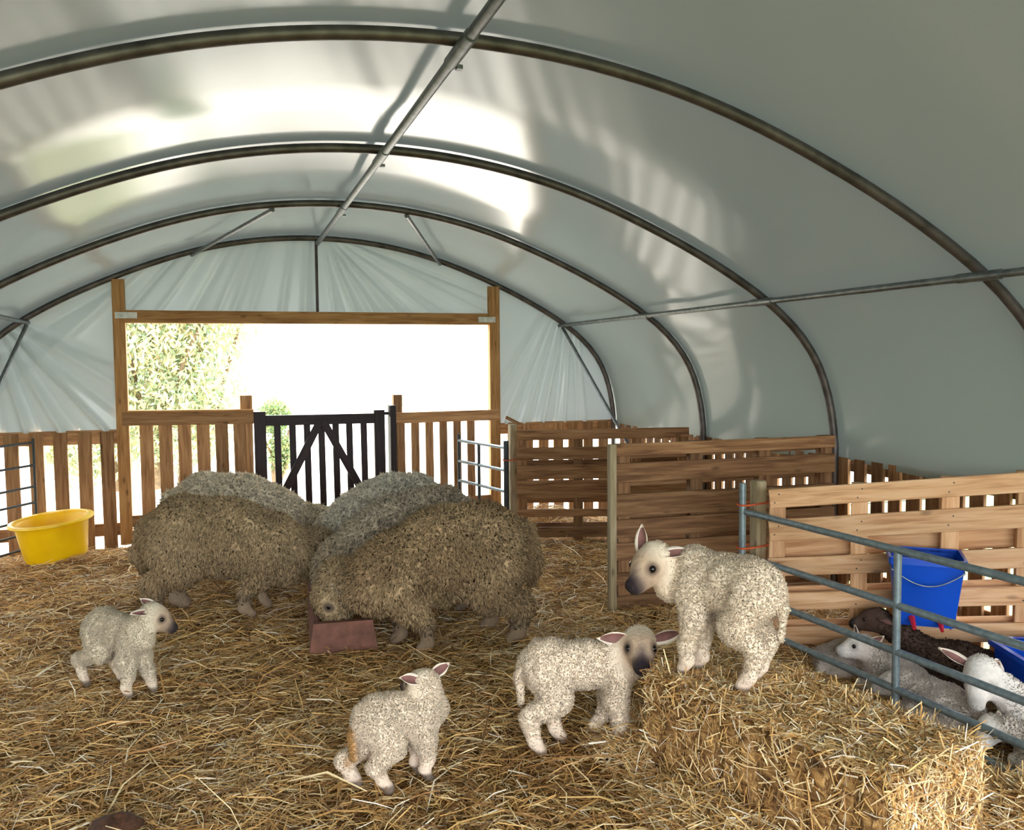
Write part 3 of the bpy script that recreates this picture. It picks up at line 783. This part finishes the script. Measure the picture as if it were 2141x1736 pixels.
def surface(prims, h):
    lo = np.min([np.minimum(np.array(p[0])-p[1], np.array(p[2])-p[3]) for p in prims], 0)-3*h
    hi = np.max([np.maximum(np.array(p[0])+p[1], np.array(p[2])+p[3]) for p in prims], 0)+3*h
    n = np.ceil((hi-lo)/h).astype(int)+1
    ax = [lo[i]+h*np.arange(n[i]) for i in range(3)]
    G = np.stack(np.meshgrid(*ax, indexing='ij'), -1).reshape(-1, 3).astype(np.float32)
    D = sdf_eval(prims, G).reshape(n); S = D < 0
    c = np.zeros(n-1, np.int8); off = [(i, j, k) for i in (0, 1) for j in (0, 1) for k in (0, 1)]
    sl = lambda A, o: A[o[0]:A.shape[0]-1+o[0], o[1]:A.shape[1]-1+o[1], o[2]:A.shape[2]-1+o[2]]
    for o in off: c += sl(S, o)
    act = (c > 0) & (c < 8); idx = -np.ones(act.shape, np.int64); idx[act] = np.arange(act.sum())
    ci = np.argwhere(act); acc = np.zeros((len(ci), 3)); cnt = np.zeros(len(ci))
    for o in off:
        for axn in range(3):
            if o[axn]: continue
            o2 = list(o); o2[axn] = 1
            d0 = sl(D, o)[act]; d1 = sl(D, tuple(o2))[act]; m = (d0 < 0) != (d1 < 0)
            t = np.where(m, d0/np.where(m, d0-d1, 1), 0)
            p = np.tile(np.array(o, float), (len(ci), 1)); p[:, axn] += t
            acc[m] += p[m]; cnt[m] += 1
    V = lo+h*(ci+acc/cnt[:, None]); F = []
    for axn in range(3):
        sA = [slice(None)]*3; sB = [slice(None)]*3; sA[axn] = slice(0, -1); sB[axn] = slice(1, None)
        a, b = S[tuple(sA)], S[tuple(sB)]; e = np.argwhere(a != b); u, v = (axn+1) % 3, (axn+2) % 3
        e = e[(e[:, u] > 0) & (e[:, v] > 0) & (e[:, u] < n[u]-1) & (e[:, v] < n[v]-1)]
        q = []
        for du, dv in ((-1, -1), (0, -1), (0, 0), (-1, 0)):
            w = e.copy(); w[:, u] += du; w[:, v] += dv; q.append(idx[w[:, 0], w[:, 1], w[:, 2]])
        q = np.stack(q, 1); ins = a[e[:, 0], e[:, 1], e[:, 2]]
        q[~ins] = q[~ins][:, ::-1]; F.append(q)
    F = np.concatenate(F); F = F[(F >= 0).all(1)]
    return V, F

def normals(V, F):
    n = np.cross(V[F[:, 2]]-V[F[:, 0]], V[F[:, 3]]-V[F[:, 1]]); return n

def locks(V, F, prims, n, length, radius, droop, seed, mask, colf, curl=.3, tone=(.9, 1.12)):
    """wool as tapered three-sided locks rooted in the skin"""
    r = np.random.default_rng(seed); nr = normals(V, F); ar = np.linalg.norm(nr, axis=1)
    k = r.choice(len(F), n, p=ar/ar.sum()); nn = nr[k]/ar[k][:, None]
    a, b = r.random(n)[:, None], r.random(n)[:, None]; Q = V[F[k]]
    P = Q[:, 0]*(1-a)*(1-b)+Q[:, 1]*a*(1-b)+Q[:, 2]*a*b+Q[:, 3]*(1-a)*b
    w = mask(P, nn); keep = r.random(n) < np.clip(w, 0, 1); P, nn, w = P[keep], nn[keep], w[keep]; n = len(P)
    L = (length*r.uniform(.65, 1.25, n)*np.clip(w, .35, 1))[:, None]; rad = (radius*r.uniform(.7, 1.3, n))[:, None]
    g = np.zeros((n, 3)); g[:, 2] = -1; g = g-nn*(g*nn).sum(1)[:, None]
    d1 = nn+droop*.5*g+curl*r.normal(0, 1, (n, 3)); d1 /= np.linalg.norm(d1, axis=1)[:, None]
    d2 = nn*.25+droop*1.6*g+curl*1.2*r.normal(0, 1, (n, 3)); d2 /= np.linalg.norm(d2, axis=1)[:, None]
    s = np.cross(d1, r.normal(0, 1, (n, 3))); s /= np.linalg.norm(s, axis=1)[:, None]; t = np.cross(d1, s)
    c = colf(P, nn)*r.uniform(*tone, n)[:, None]
    P0 = P-nn*radius*.6
    rings = [(P0, 1.0), (P+d1*L*.5, .85)]
    tip = P+d1*L*.5+d2*L*.6
    m = 7; Vv = np.empty((n, m, 3))
    for q, (C, f) in enumerate(rings):
        for e in range(3):
            th = 2.0944*e; Vv[:, q*3+e] = C+(s*math.cos(th)+t*math.sin(th))*rad*f
    Vv[:, 6] = tip
    base = np.arange(n)[:, None]*m
    T = []
    for e in range(3):
        e2 = (e+1) % 3; T += [base+np.array([[e, e2, 3+e2]]), base+np.array([[e, 3+e2, 3+e]]), base+np.array([[3+e, 3+e2, 6]])]
    return Vv.reshape(-1, 3), np.concatenate(T), np.repeat(c, m, 0)

def ear_mesh(L, W, cup=.35, fold=0.0):
    """leaf shaped cupped ear along +x, opening towards +z; inner face second material"""
    nu, nv = 9, 7; V, F, mi = [], [], []
    for lay in (0, 1):
        for i in range(nu):
            t = i/(nu-1); w = W*(.34+.66*math.sin(math.pi*min(1, t*.86+.14))**.9)*(1-t**5)+.0012
            if t > .97: w = W*.06
            for j in range(nv):
                s = j/(nv-1)*2-1
                z = cup*W*(abs(s)**1.8)*(1-.5*t)-fold*L*t*t
                V.append((L*t, s*w*.5, z-(.0032 if lay == 0 else 0)*(1-.4*abs(s))))
    m = nu*nv
    for i in range(nu-1):
        for j in range(nv-1):
            a = i*nv+j; q = (a, a+nv, a+nv+1, a+1)
            F.append(q[::-1]); mi.append(0)
            inner = 0 < j < nv-2 and i < nu-2
            F.append(tuple(x+m for x in q)); mi.append(1 if inner else 0)
    for i in range(nu-1):
        for j in (0, nv-1):
            a = i*nv+j; q = (a, a+nv, a+nv+m, a+m); F.append(q if j == 0 else q[::-1]); mi.append(0)
    for j in range(nv-1):
        a = (nu-1)*nv+j; F.append((a, a+1, a+1+m, a+m)); mi.append(0)
    return V, F, mi

def unit(v): v = np.array(v, float); return v/np.linalg.norm(v)

def head_prims(C, f, sc, rest=0.0):
    C = np.array(C, float); f = unit(f); s = unit(np.cross((0, 0, 1), f)); u = np.cross(f, s)
    if rest: s, u = s*math.cos(rest)+u*math.sin(rest), u*math.cos(rest)-s*math.sin(rest)
    g = lambda a, b, c: tuple(C+f*a*sc+s*b*sc+u*c*sc)
    P = [(g(-.016, 0, .004), .049*sc, g(.026, 0, 0), .045*sc, 1, .03*sc),
         (g(.02, 0, .002), .042*sc, g(.098, 0, -.018), .024*sc, 1, .02*sc),
         (g(-.005, 0, -.028), .036*sc, g(.088, 0, -.034), .0175*sc, 1, .018*sc),
         (g(.10, .009, -.017), .0135*sc, g(.10, -.009, -.017), .0135*sc, 1, .012*sc),
         (g(.022, .030, .012), .014*sc, g(.036, .026, .015), .011*sc, 1, .012*sc), (g(.022, -.030, .012), .014*sc, g(.036, -.026, .015), .011*sc, 1, .012*sc)]
    return P, dict(nose=np.array(g(.112, 0, -.018)), mouth=np.array(g(.10, 0, -.04)), bridge=(np.array(g(.03, 0, .03)), np.array(g(.11, 0, 0))),
                   eyes=[np.array(g(.045, sg*.0365, .011)) for sg in (1, -1)], ears=[np.array(g(-.012, sg*.04, .018)) for sg in (1, -1)], f=f, s=s, u=u, C=C, sc=sc)

def animal(name, label, cat, group, M, prims, H, base, seed, h, wool, ears=(), ear_size=(.085, .042), colour=None, eye_r=.0105, ear_mat=None, mask=None, eyes=True, eye_lid=True):
    root = bpy.data.objects.new(name, None); root.empty_display_size = .1; link(root, None, M); tag(root, label, cat, group)
    V, F = surface(prims, h)
    # gentle unevenness of the coat
    r = np.random.default_rng(seed); nv = np.zeros((len(V), 3)); nr = normals(V, F)
    for q in range(4): np.add.at(nv, F[:, q], nr)
    nv /= np.linalg.norm(nv, axis=1)[:, None]+1e-12
    amp = wool.get('lump', .004); z = np.zeros(len(V))
    for _ in range(14): z += np.sin(V@r.normal(0, wool.get('freq', 45), 3)+r.uniform(0, 6.28))
    away = np.clip((np.linalg.norm(V-H['C'], axis=1)-.07*H['sc'])/(.08*H['sc']), 0, 1)
    V = V+nv*(amp*z/3.7*away)[:, None]
    cf = lambda P, nn: colour(P, nn, H, base)
    obj('body', mesh_np('body', V, F, WOOL, colors=cf(V, nv), smooth=True), root, M)
    if wool['n']:
        mk = mask or (lambda P, nn: np.clip((np.linalg.norm(P-H['C']-H['f']*.045*H['sc'], axis=1)-.068*H['sc'])/(.04*H['sc']), 0, 1)*np.clip((P[:, 2]-.03)/.06, 0, 1))
        Vv, T, C = locks(V, F, prims, wool['n'], wool['len'], wool['rad'], wool['droop'], seed+5, mk, cf, wool.get('curl', .3), wool.get('tone', (.9, 1.12)))
        tag(obj('fleece', mesh_np('fleece', Vv, T, LOCK, colors=C, smooth=True), root, M), kind='stuff')
    if eyes:
        for e in H['eyes']:
            m = MB(); seg = 10
            prof = [(eye_r*math.sin(a), -eye_r*math.cos(a)) for a in np.linspace(0.02, math.pi-.02, 8)]
            m.lathe(prof, seg, tuple(e)).build('eye', EYE, root, M, smooth=True)
    for (p, d, o), sg in zip(ears, (1, -1)):
        p = np.array(p); x = unit(d); o = np.array(o, float); z = unit(o-x*(o@x)); y = np.cross(z, x)
        Me = M @ Matrix(((x[0], y[0], z[0], p[0]), (x[1], y[1], z[1], p[1]), (x[2], y[2], z[2], p[2]), (0, 0, 0, 1)))
        Vv, Fq, mi = ear_mesh(*ear_size)
        me = mesh_np('ear', Vv, Fq, [ear_mat or EAR_OUT, EARP], smooth=True, mat_idx=mi)
        obj('ear', me, root, Me)
    return root

EAR_OUT = mat_plain('ear_wool', lin(226, 212, 196), rough=.9, namp=.05)
EAR_GREY = mat_plain('ear_wool_grey', lin(140, 125, 112), rough=.9, namp=.08)
EAR_DARK = mat_plain('ear_wool_dark', lin(62, 50, 44), rough=.9, namp=.08)

def mixc(c, d, w): return c*(1-w)[:, None]+np.array(d)*w[:, None]
def near(P, q, r0, r1): return 1-np.clip((np.linalg.norm(P-q, axis=1)-r0)/(r1-r0), 0, 1)
def seg_near(P, a, b, r0, r1):
    ba = b-a; t = np.clip(((P-a)@ba)/(ba@ba), 0, 1); return 1-np.clip((np.linalg.norm(P-a-t[:, None]*ba, axis=1)-r0)/(r1-r0), 0, 1)
def patchy(P, f, seed):
    r = np.random.default_rng(seed); z = np.zeros(len(P))
    for _ in range(7): z += np.sin(P@r.normal(0, f, 3)+r.uniform(0, 6.28))
    return np.clip(.5+z/5, 0, 1)
def lamb_colour(stripe=.6, tailstain=None, white_face=False, dark=False, pink=.35, standing=True):
    def f(P, nn, H, base):
        c = np.tile(np.array(base), (len(P), 1)); sc = H['sc']
        c = mixc(c, np.array(base)*.86, patchy(P, 22, 3)*.6)
        if standing: c = mixc(c, lin(205, 172, 160), np.clip((.10-P[:, 2])/.08, 0, 1)*pink)
        if tailstain is not None: c = mixc(c, lin(186, 130, 40), seg_near(P, *tailstain, .016, .034)*.8)
        fc = near(P, H['C']+H['f']*.06*sc, .05*sc, .09*sc)
        if white_face: c = mixc(c, lin(240, 232, 226), fc)
        elif not dark: c = mixc(c, lin(188, 160, 134), fc*.85)
        if not dark:
            c = mixc(c, lin(96, 84, 86), seg_near(P, *H['bridge'], .004*sc, .02*sc)*stripe)
            for e in H['eyes']: c = mixc(c, lin(58, 42, 40), near(P, e, .012*sc, .028*sc)*(.45 if white_face else .85))
        nz = near(P, H['nose'], .022*sc, .046*sc)
        if not white_face: c = mixc(c, lin(104, 88, 84), near(P, H['nose'], .03*sc, .075*sc)*.7)
        c = mixc(c, lin(44, 38, 44), nz*(.45 if white_face else .95))
        c = mixc(c, lin(200, 185, 175), near(P, H['mouth']-H['f']*.012*sc-H['u']*.008*sc, .008*sc, .016*sc)*.6)
        if standing: c = mixc(c, lin(70, 58, 50), np.clip((.026-P[:, 2])/.012, 0, 1)*.8)
        return c
    return f

def lamb_prims(L, hz, sz, R, feet, legk=1.0, tail=True, neck=None, headP=None, hC=None, wide=.84):
    T = [((-.25*R, 0, hz-.1*R), .92*R, (0, 0, hz), R, wide, .03), ((0, 0, hz), R, (L*.5, 0, (hz+sz)/2-.008), R*.98, wide, .04),
         ((L*.5, 0, (hz+sz)/2-.008), R*.98, (L, 0, sz), R*.9, wide, .04), ((L, 0, sz-.01), R*.86, (L+.045, 0, sz-.012), R*.66, wide, .04)]
    nb = np.array((L+.015, 0, sz+R*.35)); nm = (nb+np.array(hC))/2+np.array((.012, 0, -.004)) if neck is None else np.array(neck)
    T += [(tuple(nb), R*.66, tuple(nm), R*.50, 1, .04), (tuple(nm), R*.50, tuple(hC), .040, 1, .035)]
    T += headP
    k = legk
    for nme, sg in (('hl', 1), ('hr', -1)):
        fx, fy = feet[nme]; gz = feet.get(nme+'z', 0)
        a = (-.02, sg*.42*R, hz-.2*R); b = (.03, sg*.55*R, hz*.64); c = (fx-.030, fy, hz*.44+gz); d = (fx-.006, fy, .055+gz); e = (fx+.016, fy, .018+gz)
        T += [(a, .74*R, b, .048*k, 1, .03), (b, .048*k, c, .028*k, 1, .02), (c, .027*k, d, .021*k, 1, .015), (d, .021*k, e, .0195*k, 1, .012)]
    for nme, sg in (('fl', 1), ('fr', -1)):
        fx, fy = feet[nme]; gz = feet.get(nme+'z', 0)
        a = (L, sg*.42*R, sz-.3*R); b = (L-.012, sg*.5*R, sz*.60); c = ((fx+L)/2+.004, (fy+sg*.5*R)/2, sz*.33+gz*.5); d = (fx-.004, fy, .05+gz); e = (fx+.014, fy, .018+gz)
        T += [(a, .60*R, b, .040*k, 1, .03), (b, .037*k, c, .026*k, 1, .02), (c, .026*k, d, .0205*k, 1, .015), (d, .021*k, e, .0195*k, 1, .012)]
    if tail:
        x = -.25*R-.78*R
        T += [((x+.02, 0, hz+.25*R), .022, (x-.012, 0, hz-.5*R), .017, 1, .02), ((x-.012, 0, hz-.5*R), .017, (x-.008, 0, hz-1.6*R), .011, 1, .012)]
    return T

def place(x, y, z, heading): return Matrix.Translation((x, y, z)) @ Matrix.Rotation(heading, 4, 'Z')
def to_local(M, p): return np.array((M.inverted() @ Vector(p))[:])
def dir_local(M, d): return np.array((M.inverted().to_3x3() @ Vector(d))[:])
CREAM = lin(240, 222, 200)
def standing_lamb(label, hip, heading, L, hz, sz, R, feet, Cw, fw, ears, seed, colour, base=CREAM, legk=1.0, wool=None, hsc=1.0, zg=0.0, ear_size=(.085, .042), neck=None, tail=True, rest=0.0):
    M = place(hip[0], hip[1], zg, heading); C = to_local(M, Cw); f = dir_local(M, fw)
    hp_, H = head_prims(C, f, hsc, rest)
    if not zg:
        for q in ('hl', 'hr', 'fl', 'fr'):
            w = M @ Vector((*feet[q], 0)); feet[q+'z'] = float(fz(w.x, w.y))+.006
    pr = lamb_prims(L, hz, sz, R, feet, legk, tail, None if neck is None else to_local(M, neck), hp_, C)
    E_ = [(H['ears'][i], dir_local(M, d), dir_local(M, o)) for i, (d, o) in enumerate(ears)]
    return animal('lamb', label, 'lamb', 'lambs', M, pr, H, base, seed, .0065, wool or dict(n=24000, len=.0072, rad=.0027, droop=.15, curl=.5, lump=.0028, freq=60), E_, ear_size, colour, eye_r=.0118*hsc)

standing_lamb('small cream lamb with back hunched, looking across towards the trough', (-.555, 4.13), math.atan2(-.74, .67), .215, .262, .258, .076,
    dict(hl=(.02, .05), hr=(-.09, -.045), fl=(.245, .05), fr=(.215, -.055)), (-.335, 3.99, .330), (.83, -.22, -.42),
    [((-.75, .25, .45), (.1, -.8, .6)), ((-.85, -.35, .12), (-.1, -.5, .8))], 41, lamb_colour(.5), lin(232, 218, 194), hsc=.95, ear_size=(.085, .04), legk=.98)
standing_lamb('little lamb with yellow stained tail, head turned away towards the trough', (.445, 2.815), math.radians(12), .165, .228, .226, .073,
    dict(hl=(-.075, .05), hr=(.0, -.05), fl=(.150, .035), fr=(.155, -.04)), (.612, 2.855, .315), (-.55, .80, -.15),
    [((-.85, -.25, .35), (0, -.6, .5)), ((.85, .25, .35), (0, -.7, .4))], 42, lamb_colour(.5, tailstain=(np.array((-.10, 0, .20)), np.array((-.10, 0, .09)))), hsc=.88, ear_size=(.078, .042), legk=1.0)
standing_lamb('woolly cream lamb with dark nose beside the bale, ears spread wide', (1.075, 2.88), math.radians(-10), .265, .318, .310, .084,
    dict(hl=(.05, .055), hr=(-.045, -.045), fl=(.20, .05), fr=(.262, -.055)), (1.402, 2.775, .385), (-.38, -.90, -.16),
    [((.90, -.15, .14), (.2, -.95, -.1)), ((-.93, .2, .03), (-.1, -.95, -.1))], 43, lamb_colour(.9), hsc=1.2, legk=1.15, ear_size=(.112, .055))
standing_lamb('tallest cream lamb standing on top of the straw bale', (1.582, 2.345), math.atan2(.86, -.50), .195, .328, .338, .092,
    dict(hl=(-.015, .05), hr=(.0, -.065), fl=(.215, .035), fr=(.20, -.04)), (1.348, 2.575, .742), (-.86, -.36, -.42),
    [((.80, -.1, .12), (.2, -.5, .75)), ((.1, .2, .95), (-.7, -.5, .1))], 44, lamb_colour(.55), hsc=1.15, legk=1.12, zg=.358, ear_size=(.095, .048), neck=(1.415, 2.57, .655))

# ------------------------------------------------------------------ lying lambs in the pen
def lying_lamb(label, mid, heading, L, R, Cw, fw, ears, seed, colour, base, hsc=.95, zg=-.055, wool=None, ear_size=(.085, .045), ear_mat=None, rest=0.0):
    M = place(mid[0], mid[1], zg, heading); C = to_local(M, Cw); f = dir_local(M, fw); hp_, H = head_prims(C, f, hsc, rest)
    z = R*.82
    T = [((-L/2, 0, z), R*.95, (0, 0, z+.01), R*1.03, 1.0, .04), ((0, 0, z+.01), R*1.03, (L/2, 0, z+.015), R*.85, .95, .04),
         ((L/2-.01, 0, z+.05), R*.62, tuple((np.array((L/2+.03, 0, z+.08))+C)/2), R*.46, 1, .04), (tuple((np.array((L/2+.03, 0, z+.08))+C)/2), R*.46, tuple(C), .040, 1, .035)]
    T += hp_
    for s in (1, -1):
        T += [((-L/2+.02, s*R*.7, .06), .055, (-L/2+.11, s*R*.95, .04), .036, 1, .03), ((-L/2+.11, s*R*.95, .04), .034, (-L/2+.03, s*R*1.1, .025), .022, 1, .02), ((-L/2+.03, s*R*1.1, .025), .022, (-L/2+.12, s*R*1.15, .02), .019, 1, .012),
              ((L/2, s*R*.6, .05), .042, (L/2+.06, s*R*.6, .03), .026, 1, .03), ((L/2+.06, s*R*.6, .03), .026, (L/2-.02, s*R*.75, .022), .02, 1, .015)]
    T += [((-L/2-R*.8, 0, z+.02), .022, (-L/2-R*1.1, 0, .04), .016, 1, .02)]
    E_ = [(H['ears'][i], dir_local(M, d), dir_local(M, o)) for i, (d, o) in enumerate(ears)]
    return animal('lamb', label, 'lamb', 'lambs', M, T, H, base, seed, .0075, wool or dict(n=9000, len=.008, rad=.0034, droop=.15, curl=.5, lump=.0025, freq=60), E_, ear_size, colour, ear_mat=ear_mat)
WHITE = lin(238, 230, 224); GREYL = lin(232, 220, 210); BROWN = lin(84, 66, 58)
lying_lamb('white faced lamb resting with raised head below the blue bucket', (2.755, 2.985), math.atan2(.13, -.09), .13, .08, (2.668, 3.10, .135), (-.80, .30, -.05),
    [((.50, -.35, .40), (.1, -.85, .2)), ((.3, .75, .5), (-.6, .5, .2))], 51, lamb_colour(0, white_face=True, standing=False), GREYL)
lying_lamb('dark brown lamb lying against the fresh pallet', (3.06, 2.94), math.atan2(.63, -.78), .20, .105, (2.80, 3.165, .225), (-.50, .45, -.1),
    [((.40, -.80, -.30), (0, -.6, .5)), ((-.8, -.1, -.1), (0, .6, .5))], 52, lamb_colour(0, dark=True, standing=False), BROWN, ear_mat=EAR_DARK, hsc=.95)
lying_lamb('large white lamb with one long ear cocked, behind the hurdle', (2.97, 2.36), math.atan2(.25, -.8), .26, .115, (2.715, 2.50, .205), (-.62, -.42, -.52),
    [((.70, .55, .05), (.1, -.8, .6)), ((-.55, .65, .42), (.1, -.8, .5))], 53, lamb_colour(0, white_face=True, standing=False), WHITE, hsc=1.2, ear_size=(.115, .05))
lying_lamb('pale lamb flat out along the hurdle rail with head low', (2.70, 2.655), math.radians(98), .19, .085, (2.645, 2.865, .055), (-.55, .72, -.28),
    [((.7, -.1, .25), (.1, -.5, .7)), ((-.75, -.2, .1), (-.1, -.5, .7))], 54, lamb_colour(0, white_face=True, standing=False), GREYL, hsc=.9, zg=-.06)
lying_lamb('white lamb curled up with its chin down beneath the lowest rails', (2.735, 2.20), math.radians(118), .10, .075, (2.64, 2.385, .05), (-.80, -.25, -.30),
    [((.5, .6, .3), (.1, -.8, .5)), ((.3, -.85, .0), (-.3, -.4, .7))], 55, lamb_colour(0, white_face=True, standing=False), GREYL, hsc=.88)
lying_lamb('grey lamb curled asleep behind the straw bale, rump showing', (2.68, 3.275), math.radians(14), .10, .068, (2.765, 3.255, .045), (.75, -.35, -.3),
    [((-.7, .1, .3), (.1, -.5, .7)), ((.75, .2, .1), (-.1, -.5, .7))], 56, lamb_colour(0, white_face=True, standing=False), GREYL, hsc=.85)

# ------------------------------------------------------------------ ewes at the trough
def ewe_colour(dirty):
    def f(P, nn, H, base):
        c = np.tile(np.array(base), (len(P), 1)); sc = H['sc']
        c = mixc(c, lin(166, 136, 102), patchy(P, 9, 5)*dirty*.7)
        c = mixc(c, lin(132, 104, 76), np.clip(patchy(P, 16, 8)-.35, 0, 1)*dirty*.7)
        c = mixc(c, lin(205, 185, 150), near(P, H['C'], .10, .2)*.5)
        c = mixc(c, lin(138, 116, 92), near(P, H['nose'], .03, .08)*.8)
        for e in H['eyes']: c = mixc(c, lin(70, 62, 60), near(P, e, .024, .044)*.9)
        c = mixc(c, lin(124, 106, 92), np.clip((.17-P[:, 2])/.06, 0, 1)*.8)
        return c
    return f
def ewe(label, hip, heading, seed, L=.47, dz=0.0, head=(.75, 0, .275), f=(.28, 0, -.80), feet=None, base=lin(196, 174, 142), dirty=.7, n=15000, droop=.8, R=.208, curl=.42, hump=0.0):
    M = place(hip[0], hip[1], 0, heading)
    hp_, H = head_prims(head, f, 1.92)
    z = .478+dz
    T = [((-.075, 0, z-.03), R*.84, (0, 0, z), R*.98, .86, .06), ((0, 0, z), R*.98, (L*.5, 0, z-.022+hump), R*1.02, .90, .08), ((L*.5, 0, z-.022+hump), R*1.02, (L, 0, z-.085), R*.90, .88, .08),
         ((L, 0, z-.10), R*.82, (L+.12, 0, z-.14), R*.62, .85, .08), ((L+.11, 0, z-.13), R*.60, (head[0]-.03, head[1], head[2]+.03), .088, .95, .06)]
    T += hp_
    T += [((head[0]-.03, head[1], head[2]+.02), .09, (head[0]+.02, head[1], head[2]-.02), .085, .95, .04)]
    ft = feet or dict(hl=(-.10, .12), hr=(-.13, -.12), fl=(L-.08, .10), fr=(L-.12, -.10))
    for q, sg in (('hl', 1), ('hr', -1)):
        x, y = ft[q]
        T += [((-.04, sg*.10, .38), .13, (.02, sg*.125, .28), .085, 1, .05), ((.02, sg*.125, .28), .08, (x-.03, y, .20), .052, 1, .04), ((x-.03, y, .20), .048, (x-.01, y, .06), .040, 1, .03), ((x-.01, y, .06), .036, (x+.03, y, .028), .032, 1, .02)]
    for q, sg in (('fl', 1), ('fr', -1)):
        x, y = ft[q]
        T += [((L, sg*.09, .33), .11, (L-.04, sg*.10, .24), .065, 1, .06), ((L-.04, sg*.10, .24), .055, (x, y, .14), .034, 1, .03), ((x, y, .14), .032, (x-.008, y, .05), .026, 1, .02), ((x-.008, y, .05), .027, (x+.025, y, .024), .029, 1, .02)]
    tx = -.075-R*.84
    T += [((tx+.03, 0, z+.06), .05, (tx-.02, 0, z-.10), .04, 1, .04), ((tx-.02, 0, z-.10), .038, (tx-.005, 0, z-.20), .022, 1, .03)]
    E_ = [(H['ears'][0], (-.45, .50, -.62), (.3, .2, -.3)), (H['ears'][1], (-.45, -.50, -.62), (.3, -.2, -.3))]
    mk = lambda P, nn: np.clip((np.linalg.norm(P-H['nose'], axis=1)-.05)/.07, 0, 1)*np.clip((P[:, 2]-.07)/.08, 0, 1)*np.clip((np.minimum(np.linalg.norm(P-H['eyes'][0], axis=1), np.linalg.norm(P-H['eyes'][1], axis=1))-.03)/.03, 0, 1)
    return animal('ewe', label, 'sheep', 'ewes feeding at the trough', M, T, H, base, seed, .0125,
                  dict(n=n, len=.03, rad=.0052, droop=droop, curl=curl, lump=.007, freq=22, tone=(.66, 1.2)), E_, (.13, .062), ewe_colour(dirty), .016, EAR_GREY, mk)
ewe('shaggy brownish ewe with muzzle in the near end of the terracotta trough', (1.215, 4.15), math.radians(180), 61, L=.455, head=(.725, -.135, .305), f=(.30, .0, -.78), feet=dict(hl=(-.13, .12), hr=(-.06, -.12), fl=(.33, .10), fr=(.42, -.10)), base=lin(216, 188, 148), dirty=.8, n=26000, droop=.7)
ewe('grey ewe bending to the trough between two other ewes', (1.14, 4.78), math.radians(182), 62, L=.40, head=(.61, 0, .30), base=lin(222, 208, 186), dirty=.25, n=18000)
ewe('white fleeced ewe with arched back, next to the garden gate', (1.09, 5.42), math.radians(183), 63, L=.36, head=(.525, 0, .30), base=lin(246, 238, 222), dirty=.08, n=17000)
ewe('big long woolled ewe with broad rump, opposite the brown ewe', (-.25, 5.17), math.radians(-17), 64, L=.48, R=.198, dz=-.022, base=lin(216, 190, 152), dirty=.4, n=26000, droop=1.1, head=(.725, .12, .315))
ewe('pale ewe standing between the big long woolled ewe and the plank fence', (-.17, 6.02), math.radians(-8), 65, L=.45, R=.205, base=lin(248, 236, 214), dirty=.06, n=17000, droop=1.0, head=(.74, 0, .315))

# ------------------------------------------------------------------ clod of dung in the straw
r9 = np.random.default_rng(3); V = []; nu, nv = 8, 18
for i_ in range(nu):
    a = i_/(nu-1)*math.pi/2
    for j_ in range(nv):
        th = 2*math.pi*j_/nv; q = 1+.16*math.sin(3*th+1)+.1*math.sin(5*th+i_)
        V.append((.075*q*math.cos(a)*math.cos(th), .06*q*math.cos(a)*math.sin(th), .045*math.sin(a)*(1+.1*math.sin(2*th))))
Fq = [(i_*nv+j_, i_*nv+(j_+1) % nv, (i_+1)*nv+(j_+1) % nv, (i_+1)*nv+j_) for i_ in range(nu-1) for j_ in range(nv)]
tag(obj('dung_clod', mesh_np('dung_clod', V, Fq, mat_plain('dung', lin(74, 44, 26), rough=.8, nscale=60, namp=.25, bump=.8), smooth=True), None, Matrix.Translation((-.372, 2.81, -.005))), 'dark brown clod of dung lying in the straw', 'dung')
